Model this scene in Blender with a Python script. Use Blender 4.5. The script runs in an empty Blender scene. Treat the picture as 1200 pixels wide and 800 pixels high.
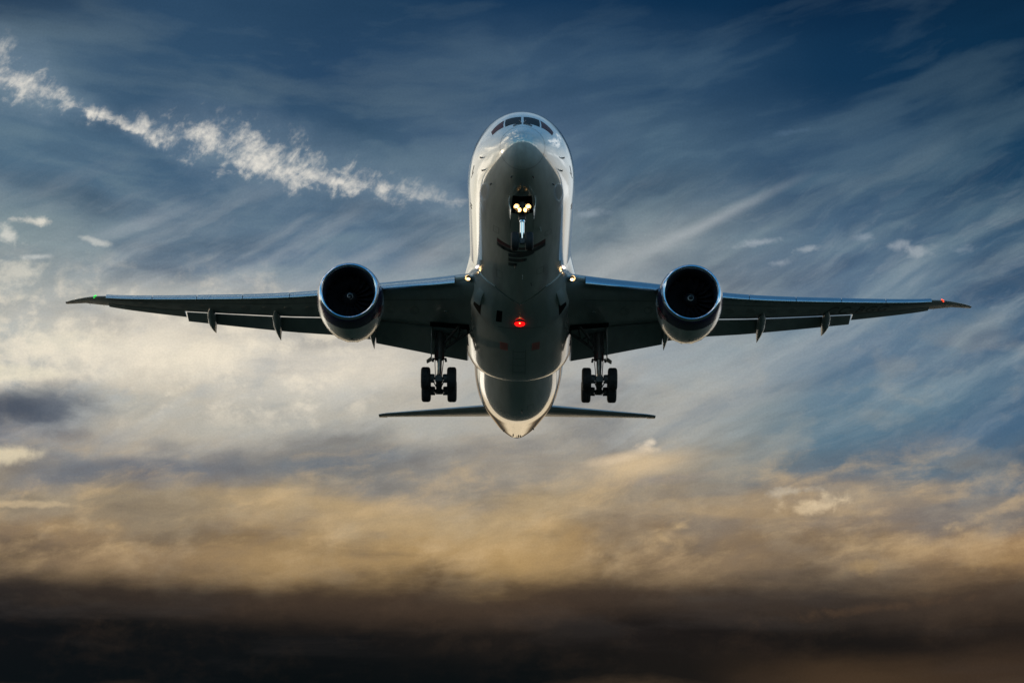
import bpy, bmesh, math, random
from mathutils import Vector, Matrix
random.seed(7)
R = math.radians
scene = bpy.context.scene
COL = scene.collection

# ------------------------------------------------------------------ camera
cam_d = bpy.data.cameras.new("camera")
cam = bpy.data.objects.new("camera", cam_d)
COL.objects.link(cam)
cam.location = (0, 0, 1.7)
cam.rotation_euler = (R(90 + 14.6), 0, 0)
cam_d.sensor_width = 36
cam_d.lens = 36 * 3229 / 1200
cam_d.clip_start = 0.5
cam_d.clip_end = 90000
scene.camera = cam

# ------------------------------------------------------------------ exposure
vs = scene.view_settings
vs.view_transform = 'Standard'
vs.look = 'None'
vs.exposure = 0
vs.gamma = 1
vs.use_curve_mapping = False

# ------------------------------------------------------------------ sun
SUN_AZ, SUN_EL = -58.0, 6.0          # degrees, azimuth 0 = straight along the view (+Y), negative = left
sd = Vector((math.sin(R(SUN_AZ)) * math.cos(R(SUN_EL)), math.cos(R(SUN_AZ)) * math.cos(R(SUN_EL)), math.sin(R(SUN_EL))))
sun_d = bpy.data.lights.new("sun", 'SUN')
sun_d.energy = 0.5
sun_d.angle = R(2.5)
sun_d.color = (1.0, 0.80, 0.55)
sun = bpy.data.objects.new("sun", sun_d)
COL.objects.link(sun)
sun.location = (-200, 100, 120)
sun.rotation_euler = (-sd).to_track_quat('-Z', 'Y').to_euler()

# ------------------------------------------------------------------ sky (world)
world = bpy.data.worlds.new("World")
scene.world = world
world.use_nodes = True
NT = world.node_tree
NT.nodes.clear()


def lin(c):
    return tuple(((v / 255) / 12.92 if v / 255 <= 0.04045 else ((v / 255 + 0.055) / 1.055) ** 2.4) for v in c)


class S:
    """a socket with arithmetic"""
    def __init__(self, sock): self.s = sock
    def __add__(a, b): return M('ADD', a, b)
    def __radd__(a, b): return M('ADD', b, a)
    def __sub__(a, b): return M('SUBTRACT', a, b)
    def __rsub__(a, b): return M('SUBTRACT', b, a)
    def __mul__(a, b): return M('MULTIPLY', a, b)
    def __rmul__(a, b): return M('MULTIPLY', b, a)
    def __truediv__(a, b): return M('DIVIDE', a, b)
    def __neg__(a): return M('MULTIPLY', a, -1.0)


def put(inp, v, nt=None):
    if isinstance(v, S): (nt or NT).links.new(v.s, inp)
    else: inp.default_value = v


def M(op, a, b=None, c=None, clamp=False):
    n = NT.nodes.new('ShaderNodeMath'); n.operation = op; n.use_clamp = clamp
    put(n.inputs[0], a)
    if b is not None: put(n.inputs[1], b)
    if c is not None: put(n.inputs[2], c)
    return S(n.outputs[0])


def sstep(x, a, b, lo=0.0, hi=1.0):
    n = NT.nodes.new('ShaderNodeMapRange'); n.interpolation_type = 'SMOOTHSTEP'
    put(n.inputs[0], x); n.inputs[1].default_value = a; n.inputs[2].default_value = b
    n.inputs[3].default_value = lo; n.inputs[4].default_value = hi
    return S(n.outputs[0])


def lstep(x, a, b, lo=0.0, hi=1.0):
    n = NT.nodes.new('ShaderNodeMapRange')
    put(n.inputs[0], x); n.inputs[1].default_value = a; n.inputs[2].default_value = b
    n.inputs[3].default_value = lo; n.inputs[4].default_value = hi
    return S(n.outputs[0])


def vec(x, y, z):
    n = NT.nodes.new('ShaderNodeCombineXYZ')
    put(n.inputs[0], x); put(n.inputs[1], y); put(n.inputs[2], z)
    return S(n.outputs[0])


def noise(v, scale, detail=4.0, rough=0.5, dist=0.0, lac=2.0):
    n = NT.nodes.new('ShaderNodeTexNoise'); n.noise_dimensions = '3D'
    put(n.inputs['Vector'], v)
    n.inputs['Scale'].default_value = scale; n.inputs['Detail'].default_value = detail
    n.inputs['Roughness'].default_value = rough; n.inputs['Distortion'].default_value = dist
    n.inputs['Lacunarity'].default_value = lac
    return S(n.outputs[0])


def mixc(f, a, b, mode='MIX'):
    n = NT.nodes.new('ShaderNodeMix'); n.data_type = 'RGBA'; n.blend_type = mode; n.clamp_factor = True
    put(n.inputs[0], f)
    for i, v in ((6, a), (7, b)):
        if isinstance(v, S): NT.links.new(v.s, n.inputs[i])
        else: n.inputs[i].default_value = (*v, 1)
    return S(n.outputs[2])


def ramp(f, stops, interp='EASE'):
    n = NT.nodes.new('ShaderNodeValToRGB'); cr = n.color_ramp; cr.interpolation = interp
    while len(cr.elements) > 1: cr.elements.remove(cr.elements[0])
    cr.elements[0].position = stops[0][0]; cr.elements[0].color = (*stops[0][1], 1)
    for p, c in stops[1:]:
        el_ = cr.elements.new(p); el_.color = (*c, 1)
    put(n.inputs[0], f)
    return S(n.outputs[0])


tc = NT.nodes.new('ShaderNodeTexCoord')
sx = NT.nodes.new('ShaderNodeSeparateXYZ')
NT.links.new(tc.outputs['Generated'], sx.inputs[0])
DIR = S(tc.outputs['Generated'])
dx, dy, dz = S(sx.outputs[0]), S(sx.outputs[1]), S(sx.outputs[2])
AZ = M('ARCTAN2', dx, dy) * 57.29578
EL = M('ARCSINE', dz) * 57.29578

# broad drifting of every cloud bank so that no gradient is straight
w1 = noise(DIR, 9.0, 4.0, 0.55)
w2 = noise(vec(dx + 3.7, dy, dz), 9.0, 4.0, 0.55)
w3 = noise(vec(AZ * 0.30, EL * 1.0, 5.0), 0.9, 6.0, 0.6)
U = AZ + (w1 - 0.5) * 3.2
wr_c, wr_s = math.cos(R(20)), math.sin(R(20))
w4 = noise(vec((AZ * wr_c + EL * wr_s) * 0.22, (EL * wr_c - AZ * wr_s) * 0.5, 61.0), 1.0, 5.0, 0.55)
V = EL + sstep(EL, 8.2, 9.4) * sstep(EL, 11.0, 9.9) * 0.16 + (w4 - 0.5) * 2.6 * sstep(EL, 9.0, 10.6) * sstep(EL, 15.0, 12.6) + (w2 - 0.5) * 1.5 * sstep(EL, 7.5, 11.0, 0.45, 1.0) + (w3 - 0.5) * 1.0

ELS = [21.66, 19.91, 18.14, 16.37, 14.60, 12.83, 11.94, 11.06, 10.17, 9.29, 8.41, 7.54]
COLS = {
    -10.9: [(42, 64, 90), (82, 104, 128), (84, 108, 132), (132, 142, 150), (190, 189, 180), (124, 128, 136), (134, 132, 130), (154, 141, 120), (134, 115, 92), (44, 40, 38), (15, 18, 21), (12, 17, 20)],
    -7.3: [(45, 72, 102), (50, 78, 108), (70, 96, 124), (105, 122, 142), (222, 213, 196), (184, 177, 163), (122, 123, 128), (146, 132, 110), (140, 118, 90), (50, 43, 38), (15, 18, 20), (11, 16, 19)],
    -3.66: [(34, 62, 92), (40, 68, 100), (70, 95, 120), (95, 115, 140), (208, 202, 190), (180, 176, 166), (134, 132, 128), (168, 148, 116), (160, 134, 95), (62, 51, 42), (19, 20, 21), (9, 14, 16)],
    0.0: [(20, 52, 85), (60, 84, 112), (80, 100, 128), (130, 140, 150), (182, 182, 178), (174, 169, 159), (152, 144, 132), (178, 156, 120), (172, 143, 98), (66, 54, 44), (30, 27, 25), (10, 15, 17)],
    3.66: [(5, 42, 75), (44, 71, 101), (75, 98, 122), (125, 136, 148), (158, 163, 166), (160, 159, 153), (152, 142, 126), (140, 128, 112), (135, 115, 90), (62, 52, 44), (28, 25, 24), (26, 24, 22)],
    7.3: [(3, 35, 66), (14, 49, 81), (48, 75, 105), (80, 102, 128), (100, 120, 142), (84, 113, 134), (102, 119, 132), (135, 125, 115), (130, 112, 90), (56, 48, 42), (25, 23, 22), (66, 52, 38)],
    10.9: [(4, 36, 64), (8, 45, 75), (28, 62, 92), (55, 82, 110), (70, 95, 122), (75, 102, 128), (90, 108, 125), (110, 108, 108), (150, 122, 88), (70, 58, 48), (38, 32, 28), (58, 46, 36)],
}
LO = [(-2.0, (226, 204, 168)), (1.0, (240, 222, 190)), (5.2, (236, 216, 180)), (6.9, (90, 74, 56))]
HI = [(24.0, None)]


def column(fel, table):
    st = []
    for e_, c in LO: st.append(((e_ + 2) / 28.0, lin(c)))
    for e_, c in sorted(zip(ELS, table)): st.append(((e_ + 2) / 28.0, lin(c)))
    top = table[0]
    st.append((1.0, lin((top[0] * 0.9 + 8, top[1] * 0.95 + 6, top[2] + 2))))
    return ramp(fel, st, 'EASE')


FEL = (V + 2.0) / 28.0
keys = sorted(COLS)
front = column(FEL, COLS[keys[0]])
for a, b in zip(keys[:-1], keys[1:]):
    front = mixc(sstep(U, a, b), front, column(FEL, COLS[b]))

# the rest of the dome: bright and warm towards the low sun on the left, cool on the right and behind
FE2 = M('ADD', EL + (w1 - 0.5) * 14.0, 4.0) / 94.0


def wide(stops): return ramp(FE2, [((e_ + 4) / 94.0, lin(c)) for e_, c in stops], 'EASE')


far_left = wide([(-4, (235, 205, 160)), (1.5, (254, 236, 200)), (6, (255, 246, 222)), (16, (252, 246, 230)), (26, (190, 200, 206)), (40, (105, 140, 168)), (90, (45, 92, 135))])
far_right = wide([(-4, (170, 155, 140)), (1.5, (225, 214, 196)), (6, (232, 232, 226)), (16, (222, 232, 236)), (26, (140, 170, 192)), (40, (80, 125, 162)), (90, (45, 92, 135))])
back = wide([(-4, (140, 140, 140)), (1.5, (178, 182, 180)), (6, (160, 182, 194)), (16, (110, 160, 196)), (26, (78, 138, 182)), (40, (58, 116, 162)), (90, (45, 92, 135))])
aAZ = M('ABSOLUTE', AZ)
side = mixc(1.0, mixc(sstep(dx, -0.25, 0.25), far_left, far_right), (1.08, 1.08, 1.08), 'MULTIPLY')
rest = mixc(sstep(aAZ, 62, 112), side, mixc(1.0, back, (0.85, 1.45, 1.5), 'MULTIPLY'))
# heaped clouds over the rest of the dome
cl = noise(vec(dx * 1.0, dy * 1.0, dz * 2.2), 3.1, 8.0, 0.58, 0.3)
clm = sstep(cl + (sstep(EL, 2, 30) * -0.06) + sstep(dx, 0.3, -0.9) * 0.05, 0.515, 0.60)
clc = mixc(sstep(dx, -0.6, 0.5), (2.1, 1.9, 1.55), (1.45, 1.5, 1.5))
rest = mixc(clm * 0.80, rest, clc)
inside = sstep(aAZ, 11.6, 15.5, 1.0, 0.0) * sstep(EL, 23.0, 32.0, 1.0, 0.0)
base = mixc(inside, rest, front)

# ---- fine structure of the visible sky ----------------------------------------------------


def rot2(a, b, ang):
    c, s_ = math.cos(R(ang)), math.sin(R(ang))
    return a * c + b * s_, b * c - a * s_


def blob(az, el, ra, re, ang=0.0, wob=0.5, soft=(0.1, 0.9), nz=None):
    a_, b_ = rot2(AZ - az, EL - el, ang)
    n_ = nz if nz is not None else puffs
    a_, b_ = a_ / ra, b_ / re
    d_ = M('SQRT', a_ * a_ + b_ * b_)
    return sstep(1.0 - d_ + (n_ - 0.5) * (2.0 * wob), soft[0], soft[1])


def lay(mask, amt, col):
    global base
    base = mixc(mask * amt, base, lin(col))


puffs = noise(vec(AZ, EL * 1.15, 2.0), 1.7, 9.0, 0.62, 0.2)
puff2 = noise(vec(AZ * 0.5, EL * 1.3, 12.0), 1.0, 7.0, 0.58, 0.2)
puff3 = noise(vec(AZ, EL * 1.3, 7.0), 3.3, 7.0, 0.56, 0.25)
fa, fb = rot2(AZ + (w1 - 0.5) * 0.8, EL, 48)
fine = noise(vec(fa * 0.62, fb * 1.25, 4.0), 3.6, 8.0, 0.64, 0.45)

# combed ice cloud: falls gently on the left, rises to the right
bend = EL - (AZ * 0.10 + AZ * AZ * 0.011) + (w2 - 0.5) * 1.0
st1 = noise(vec(AZ * 0.16 + (w1 - 0.5) * 1.2, bend * 0.62, 1.0), 1.0, 5.0, 0.52, 0.2)
st2 = noise(vec(AZ * 0.36 + (w1 - 0.5) * 1.6, bend * 1.5 + (puff2 - 0.5) * 0.8, 9.0), 1.0, 6.0, 0.52, 0.1)
streak = sstep(st1 * 0.62 + st2 * 0.38, 0.36, 0.66)
up_mask = sstep(EL, 10.8, 13.4)
pale = mixc(sstep(AZ, -7, 5), lin((166, 178, 180)), lin((132, 154, 168)))
base = mixc((streak - 0.42) * up_mask * inside * sstep(EL, 21.8, 15.0, 0.15, 0.50), base, pale)
base = mixc(sstep(st1 * 0.7 + st2 * 0.3, 0.52, 0.34) * up_mask * inside * sstep(EL, 21.5, 17.0, 0.22, 0.42), base, lin((18, 52, 82)))
a2, b2 = rot2(AZ + (w1 - 0.5) * 1.5, EL + (w2 - 0.5) * 0.8, 27)
st3 = noise(vec(a2 * 0.26, b2 * 1.5 + (puff2 - 0.5) * 0.5, 15.0), 1.0, 6.0, 0.55, 0.08)
base = mixc(sstep(st3, 0.46, 0.70) * inside * sstep(AZ, -3.0, 1.0) * sstep(EL, 11.0, 13.0) * sstep(EL, 19.5, 16.0) * 0.24, base, lin((172, 182, 186)))
base = mixc(sstep(st3, 0.50, 0.30) * inside * sstep(AZ, -1.0, 3.0) * sstep(EL, 11.0, 12.5) * sstep(EL, 18.5, 15.5) * 0.26, base, lin((70, 104, 134)))
base = mixc(inside * M('MAXIMUM', sstep(EL, 14.8, 17.0), sstep(AZ, 2.0, 6.0) * sstep(EL, 11.0, 13.0) * 0.5), base, (0.92, 1.01, 0.97), 'MULTIPLY')
a4, b4 = rot2(AZ + (w1 - 0.5) * 3.0 + (puff2 - 0.5) * 1.2, EL + (w2 - 0.5) * 1.8 + (puff2 - 0.5) * 0.7, 24)
st4 = noise(vec(a4 * 0.8, b4 * 3.2, 27.0), 1.0, 7.0, 0.62, 0.35)
fanm = inside * sstep(EL, 11.4, 13.0) * sstep(EL, 19.0, 16.0)
base = mixc(sstep(st3, 0.46, 0.70) * fanm * sstep(AZ, 0.0, -4.0) * 0.24, base, lin((190, 194, 194)))
base = mixc(sstep(st4, 0.46, 0.74) * fanm * 0.13, base, lin((190, 196, 198)))
base = mixc(sstep(st4, 0.50, 0.28) * fanm * 0.13, base, lin((92, 112, 130)))
# layered low cloud
ly = noise(vec(AZ * 0.22 + (w1 - 0.5) * 1.5, EL * 1.2, 21.0), 1.0, 6.0, 0.55, 0.15)
low_mask = sstep(EL, 13.2, 10.8) * inside
base = mixc(sstep(ly, 0.50, 0.72) * low_mask * sstep(EL, 9.3, 10.4) * 0.34, base, lin((196, 166, 118)))
base = mixc(sstep(ly, 0.5, 0.30) * low_mask * sstep(EL, 8.0, 9.6, 0.1, 0.34), base, lin((66, 62, 60)))
bl = noise(vec(AZ * 0.55 + (w1 - 0.5), EL * 0.95, 33.0), 1.0, 7.0, 0.55, 0.15)
base = mixc((sstep(bl, 0.40, 0.66) - 0.3) * inside * sstep(EL, 8.9, 10.6) * sstep(EL, 16.5, 13.0) * 0.22, base, lin((206, 192, 166)))
ls = noise(vec(AZ * 0.5, EL * 1.1, 41.0), 1.0, 6.0, 0.6, 0.1)
base = mixc(sstep(ls, 0.52, 0.72) * inside * sstep(EL, 9.4, 8.8) * 0.10, base, lin((70, 55, 44)))

# soft banks (azimuth, elevation, half sizes, tilt)
lay(blob(-7.4, 14.2, 4.4, 1.1, 6, 0.7, (0.0, 1.0), puff2), 0.62, (232, 222, 202))         # bright cloud under the left wing
lay(blob(-3.6, 14.0, 2.6, 0.9, 20, 0.7, (0.0, 1.0), puff2), 0.50, (226, 216, 198))
lay(blob(-9.7, 14.35, 1.3, 0.42, 8, 0.9, (0.0, 0.8), puff3), 0.50, (240, 230, 206))
lay(blob(-6.6, 14.2, 1.6, 0.40, 6, 0.9, (0.0, 0.9), puffs), 0.40, (242, 230, 206))
lay(sstep(puffs * 0.7 + puff2 * 0.5, 0.56, 0.74) * sstep(EL, 12.4, 13.4) * sstep(EL, 16.6, 14.9) * sstep(AZ, -1.5, -4.5) * inside, 0.50, (244, 232, 210))
lay(sstep(puffs * 0.6 + puff2 * 0.6, 0.56, 0.40) * sstep(EL, 12.4, 13.4) * sstep(EL, 16.6, 14.9) * sstep(AZ, -1.0, -4.0) * inside, 0.24, (150, 160, 168))
lay(blob(-9.9, 13.05, 2.1, 0.72, 4, 0.7, (0.05, 0.8), puff2), 0.80, (74, 84, 100))        # dark bank at the left edge
lay(blob(-10.7, 13.0, 1.3, 0.5, 0, 0.7, (0.05, 0.9), puff2), 0.55, (58, 68, 84))
lay(blob(-10.7, 13.72, 1.5, 0.22, 2, 0.6, (0.0, 0.8)), 0.60, (238, 228, 202))              # its lit crest
lay(blob(-10.7, 12.05, 1.1, 0.28, 3, 0.7, (0.0, 0.8)), 0.72, (236, 220, 186))
lay(blob(-9.4, 12.5, 0.75, 0.24, 4, 0.8, (0.0, 0.8)), 0.60, (96, 100, 110))
lay(blob(-4.2, 12.05, 4.0, 0.34, 5, 0.6, (0.0, 0.9), puff2), 0.62, (102, 115, 128))        # blue-grey bar left of the tail
lay(blob(-8.4, 11.75, 2.6, 0.40, 2, 0.6, (0.0, 0.9), puff2), 0.50, (98, 108, 120))
lay(blob(-7.8, 11.75, 0.55, 0.18, 4, 0.6, (0.0, 0.8)), 0.45, (112, 110, 114))
lay(blob(-10.2, 11.05, 1.1, 0.10, 1, 0.8, (0.0, 0.8), puff3), 0.55, (206, 184, 148))
lay(blob(-10.7, 15.75, 0.9, 0.34, 6, 0.9, (0.0, 0.9), puff3), 0.60, (226, 220, 204))
lay(blob(-10.25, 16.85, 0.55, 0.13, 0, 1.1, (0.0, 1.1), puff3), 0.85, (232, 226, 212))
lay(blob(-10.85, 16.55, 0.42, 0.22, -30, 1.1, (0.0, 1.1), puff3), 0.75, (220, 218, 208))
lay(blob(-9.0, 16.5, 0.42, 0.10, -12, 0.9, (0.0, 0.8), puff3), 0.60, (214, 214, 206))
lay(blob(-10.2, 16.12, 0.42, 0.08, 4, 0.8, (0.0, 0.8), puff3), 0.60, (206, 208, 204))
lay(blob(-8.0, 15.15, 0.55, 0.12, 4, 0.9, (0.0, 0.8), puff3), 0.40, (222, 216, 200))
lay(blob(-6.6, 15.15, 0.9, 0.16, 4, 0.9, (0.0, 0.8), puff3), 0.45, (224, 218, 202))
lay(blob(-7.0, 14.93, 0.3, 0.14, 4, 0.9, (0.0, 0.8), puff3), 0.50, (228, 220, 202))
lay(blob(-3.2, 16.3, 2.0, 0.22, 24, 0.5, (0.0, 1.1), st3), 0.34, (172, 178, 182))
lay(blob(-8.0, 16.9, 2.2, 0.22, 20, 0.5, (0.0, 1.1), st2), 0.30, (168, 176, 182))
# pale fan beside the fuselage and the long ray above the right wing
lay(blob(4.1, 16.95, 3.0, 0.21, 23.5, 0.30, (0.0, 1.2), st2), 0.60, (176, 182, 186))
lay(blob(2.4, 16.25, 3.0, 0.75, 22, 0.35, (0.0, 1.2), st2), 0.62, (176, 180, 180))
lay(blob(-1.9, 16.3, 1.6, 0.4, 24, 0.35, (0.0, 1.2), st3), 0.40, (178, 180, 180))
lay(blob(4.6, 13.4, 4.6, 0.9, 22, 0.6, (0.0, 1.2), st3), 0.36, (186, 186, 184))
lay(blob(9.0, 12.4, 4.0, 0.75, 14, 0.6, (0.0, 1.2), st3), 0.42, (70, 102, 134))
# lens cloud right of the tail
lay(blob(2.75, 12.02, 1.9, 0.40, 6, 0.35, (0.0, 0.9), puff2), 0.80, (212, 188, 152))
lay(blob(2.2, 12.16, 1.0, 0.16, 10, 0.4, (0.0, 0.9), puff2), 0.60, (230, 206, 172))
lay(blob(3.2, 11.72, 1.7, 0.16, 5, 0.45, (0.0, 0.9), puff2), 0.45, (150, 140, 132))
lay(blob(2.85, 12.36, 0.40, 0.16, 0, 0.7, (0.0, 1.0), puff3), 0.75, (228, 208, 180))
lay(blob(2.95, 12.48, 0.20, 0.12, 0, 0.7, (0.0, 1.0), puff3), 0.80, (236, 220, 196))
# small heaps on the right
for az_, el_, ra_, re_, k_, c_ in ((6.35, 11.12, 0.75, 0.17, 0.85, (222, 200, 164)), (6.7, 11.24, 0.4, 0.18, 0.7, (226, 206, 172)), (5.8, 11.42, 0.7, 0.09, 0.65, (196, 188, 172)), (3.5, 10.75, 0.22, 0.12, 0.55, (208, 180, 134)), (3.15, 10.5, 0.22, 0.10, 0.45, (202, 174, 130)),
                                   (9.3, 10.6, 0.28, 0.13, 0.6, (206, 180, 138)), (7.4, 9.85, 0.5, 0.18, 0.45, (176, 148, 104)), (5.3, 16.58, 0.55, 0.08, 0.6, (176, 184, 192)), (6.35, 16.42, 0.38, 0.08, 0.6, (176, 184, 190)),
                                   (5.75, 16.15, 0.32, 0.07, 0.5, (166, 174, 184)), (7.6, 16.62, 0.24, 0.10, 0.5, (156, 168, 180)), (8.35, 16.42, 0.26, 0.14, 0.6, (166, 174, 182)), (8.75, 16.32, 0.35, 0.15, 0.66, (170, 178, 184)), (9.6, 16.28, 0.26, 0.10, 0.45, (150, 164, 176)),
                                   (1.7, 17.25, 0.5, 0.09, 0.45, (160, 172, 184)), (6.1, 18.85, 0.5, 0.07, 0.4, (88, 114, 140)), (10.2, 9.9, 1.3, 0.2, 0.34, (170, 140, 96)), (7.6, 9.0, 2.2, 0.12, 0.25, (104, 80, 58))):
    lay(blob(az_, el_, ra_ * 1.15, re_ * 1.3, 5, 1.15, (0.0, 1.1), puff3), k_ * 0.85, c_)

# the broken ribbon of bright cloud, upper left
uc = AZ + 1.1
dev = EL + (w2 - 0.5) * 0.35 + (puff2 - 0.5) * 0.7 + (puffs - 0.5) * 0.35 - (uc * uc * 0.00927 - uc * 0.124 + 17.50)
env = ramp((AZ + 12.0) / 12.0, [(0.0, (0.95,) * 3), (0.075, (0.90,) * 3), (0.15, (0.70,) * 3), (0.20, (0.24,) * 3), (0.29, (0.17,) * 3), (0.34, (0.36,) * 3), (0.42, (0.78,) * 3), (0.56, (0.90,) * 3), (0.67, (0.66,) * 3), (0.775, (0.52,) * 3), (0.85, (0.46,) * 3), (0.895, (0.30,) * 3), (0.93, (0.0,) * 3), (1.0, (0.0,) * 3)], 'LINEAR')
dup_ = M('MAXIMUM', dev, 0.0) / (env * 1.0 + 0.05)
ddn = M('MAXIMUM', -dev, 0.0) / (env * 0.62 + 0.05)
rib = 1.0 - dup_ - ddn
rb = sstep(rib * 0.95 + (fine - 0.5) * 2.1 + (puffs - 0.5) * 3.0 + (puff3 - 0.5) * 0.9 - 0.16, 0.0, 1.55) * sstep(rib, -0.5, 0.4)
halo = sstep(rib + (puffs - 0.5) * 1.2, -0.8, 1.0) * 0.46
lay(halo * sstep(env, 0.0, 0.3), 1.0, (120, 140, 158))
lay(rb * sstep(env, 0.0, 0.16) * sstep(AZ, -0.9, -3.6, 0.35, 1.0), 0.90, (238, 232, 220))

a5, b5 = rot2(AZ + (w1 - 0.5) * 2.0, EL, 13)
st5 = noise(vec(a5 * 0.45, b5 * 1.35 + (puff2 - 0.5) * 0.6, 71.0), 1.0, 8.0, 0.6, 0.25)
gold = inside * sstep(EL, 9.3, 10.4) * sstep(EL, 13.0, 11.6)
base = mixc(sstep(st5 * 0.8 + puffs * 0.25, 0.50, 0.72) * gold * 0.42, base, lin((218, 188, 142)))
base = mixc(sstep(st5 * 0.8 + puffs * 0.25, 0.54, 0.36) * gold * 0.30, base, lin((104, 96, 92)))
base = mixc(sstep(st5 * 0.6 + puffs * 0.5, 0.52, 0.74) * inside * sstep(EL, 10.0, 9.2) * sstep(EL, 7.8, 9.0, 0.3, 1.0) * 0.09, base, lin((110, 88, 68)))
base = mixc(inside * sstep(EL, 12.0, 10.8), base, (1.02, 1.0, 0.99), 'MULTIPLY')
# minute mottling of the cloud
mot = noise(vec(AZ, EL, 51.0), 22.0, 2.0, 0.6)
mv = NT.nodes.new('ShaderNodeVectorMath'); mv.operation = 'SCALE'
NT.links.new(base.s, mv.inputs[0]); put(mv.inputs['Scale'], 1.0 + (mot - 0.5) * 0.22 * inside)
base = S(mv.outputs[0])

# clear air behind the cloud veil (physical sky), then everything into one background
skyn = NT.nodes.new('ShaderNodeTexSky')
skyn.sky_type = 'NISHITA'
skyn.sun_disc = False
skyn.sun_elevation = R(SUN_EL)
skyn.sun_rotation = R(SUN_AZ)
skyn.altitude = 50
skyn.air_density = 1.0
skyn.dust_density = 1.2
skyn.ozone_density = 2.0
vm = NT.nodes.new('ShaderNodeVectorMath'); vm.operation = 'SCALE'
NT.links.new(base.s, vm.inputs[0]); vm.inputs['Scale'].default_value = 10.0
CLOUDS = S(vm.outputs[0])
final = mixc(sstep(EL, 12.0, 24.0, 1.0, 0.97), S(skyn.outputs[0]), CLOUDS)
bg = NT.nodes.new('ShaderNodeBackground')
bg.inputs['Strength'].default_value = 0.1
NT.links.new(final.s, bg.inputs['Color'])
wo = NT.nodes.new('ShaderNodeOutputWorld')
NT.links.new(bg.outputs[0], wo.inputs[0])
world.cycles.sampling_method = 'MANUAL'
world.cycles.sample_map_resolution = 1024

# ------------------------------------------------------------------ materials
MATS = {}


def mat(name, base, rough=0.5, metal=0.0, coat=0.0, spec=0.5, emit=None, estr=0.0, vary=0.0, vscale=(1, 1, 1), bump=0.0, bscale=60.0, coat_rough=0.03):
    m = bpy.data.materials.new(name); m.use_nodes = True
    nt = m.node_tree; p = nt.nodes['Principled BSDF']
    p.inputs['Base Color'].default_value = (*base, 1)
    p.inputs['Roughness'].default_value = rough
    p.inputs['Metallic'].default_value = metal
    p.inputs['Coat Weight'].default_value = coat
    p.inputs['Coat Roughness'].default_value = coat_rough
    p.inputs['Specular IOR Level'].default_value = spec
    if emit:
        p.inputs['Emission Color'].default_value = (*emit, 1)
        p.inputs['Emission Strength'].default_value = estr
    if vary > 0:
        t = nt.nodes.new('ShaderNodeTexCoord'); mp = nt.nodes.new('ShaderNodeMapping'); mp.inputs['Scale'].default_value = vscale
        n = nt.nodes.new('ShaderNodeTexNoise'); n.inputs['Scale'].default_value = 1.0; n.inputs['Detail'].default_value = 7; n.inputs['Roughness'].default_value = 0.62
        nt.links.new(t.outputs['Object'], mp.inputs[0]); nt.links.new(mp.outputs[0], n.inputs['Vector'])
        cr = nt.nodes.new('ShaderNodeValToRGB'); cr.color_ramp.elements[0].position = 0.30; cr.color_ramp.elements[1].position = 0.62
        cr.color_ramp.elements[0].color = (*[c * (1 - vary) for c in base], 1); cr.color_ramp.elements[1].color = (*base, 1)
        nt.links.new(n.outputs[0], cr.inputs[0]); nt.links.new(cr.outputs[0], p.inputs['Base Color'])
        mr = nt.nodes.new('ShaderNodeMapRange'); mr.inputs[3].default_value = rough * 1.5; mr.inputs[4].default_value = rough * 0.8
        nt.links.new(n.outputs[0], mr.inputs[0]); nt.links.new(mr.outputs[0], p.inputs['Roughness'])
    if bump > 0:
        t = nt.nodes.new('ShaderNodeTexCoord'); n = nt.nodes.new('ShaderNodeTexNoise'); n.inputs['Scale'].default_value = bscale; n.inputs['Detail'].default_value = 3
        b = nt.nodes.new('ShaderNodeBump'); b.inputs['Strength'].default_value = bump; b.inputs['Distance'].default_value = 0.02
        nt.links.new(t.outputs['Object'], n.inputs['Vector']); nt.links.new(n.outputs[0], b.inputs['Height']); nt.links.new(b.outputs[0], p.inputs['Normal'])
    MATS[name] = m
    return m


mat('white_paint', (0.54, 0.54, 0.525), 0.15, spec=0.25, coat=1.0, vary=0.26, vscale=(2.2, 0.22, 2.2), coat_rough=0.012)
mat('grey_paint', (0.27, 0.29, 0.29), 0.30, coat=0.25, vary=0.22, vscale=(1.6, 0.35, 1.6), coat_rough=0.12)
mat('fairing_paint', (0.40, 0.42, 0.42), 0.18, coat=0.8, vary=0.22, vscale=(1.6, 0.25, 1.6), coat_rough=0.06)
mat('slat_metal', (0.36, 0.46, 0.53), 0.22, metal=1.0, vary=0.12, vscale=(0.8, 2.0, 2.0))  # blue of the sky reflection tinted into otherwise neutral aluminium
mat('lip_metal', (0.70, 0.72, 0.78), 0.12, metal=1.0)
mat('indigo_paint', (0.022, 0.012, 0.045), 0.25, coat=0.3)
MATS['white_paint'].node_tree.nodes['Principled BSDF'].inputs['Coat IOR'].default_value = 2.3
mat('coral_paint', (0.35, 0.02, 0.05), 0.15, coat=1.0)
mat('emblem_dark', (0.020, 0.014, 0.024), 0.3)
mat('emblem_red', (0.10, 0.012, 0.02), 0.3)
mat('marking_dark', (0.03, 0.032, 0.035), 0.4)
mat('cowl_lit_paint', (0.74, 0.72, 0.68), 0.22, coat=0.5, vary=0.3, vscale=(2.5, 0.6, 2.5), coat_rough=0.05)  # lighter white for the cowl, low side light put into the base colour
mat('panel_grey', (0.20, 0.215, 0.215), 0.4)
mat('seam', (0.025, 0.025, 0.028), 0.5)
mat('opening_shade', (0.006, 0.006, 0.007), 0.85, spec=0.1)  # near-black colour standing in for the shade inside openings
mat('glass', (0.010, 0.011, 0.015), 0.05, spec=0.09)
mat('red_glass', (0.075, 0.022, 0.028), 0.08, spec=0.12)
for n_ in ('glass', 'red_glass'):
    MATS[n_].node_tree.nodes['Principled BSDF'].inputs['IOR'].default_value = 1.12
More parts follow.
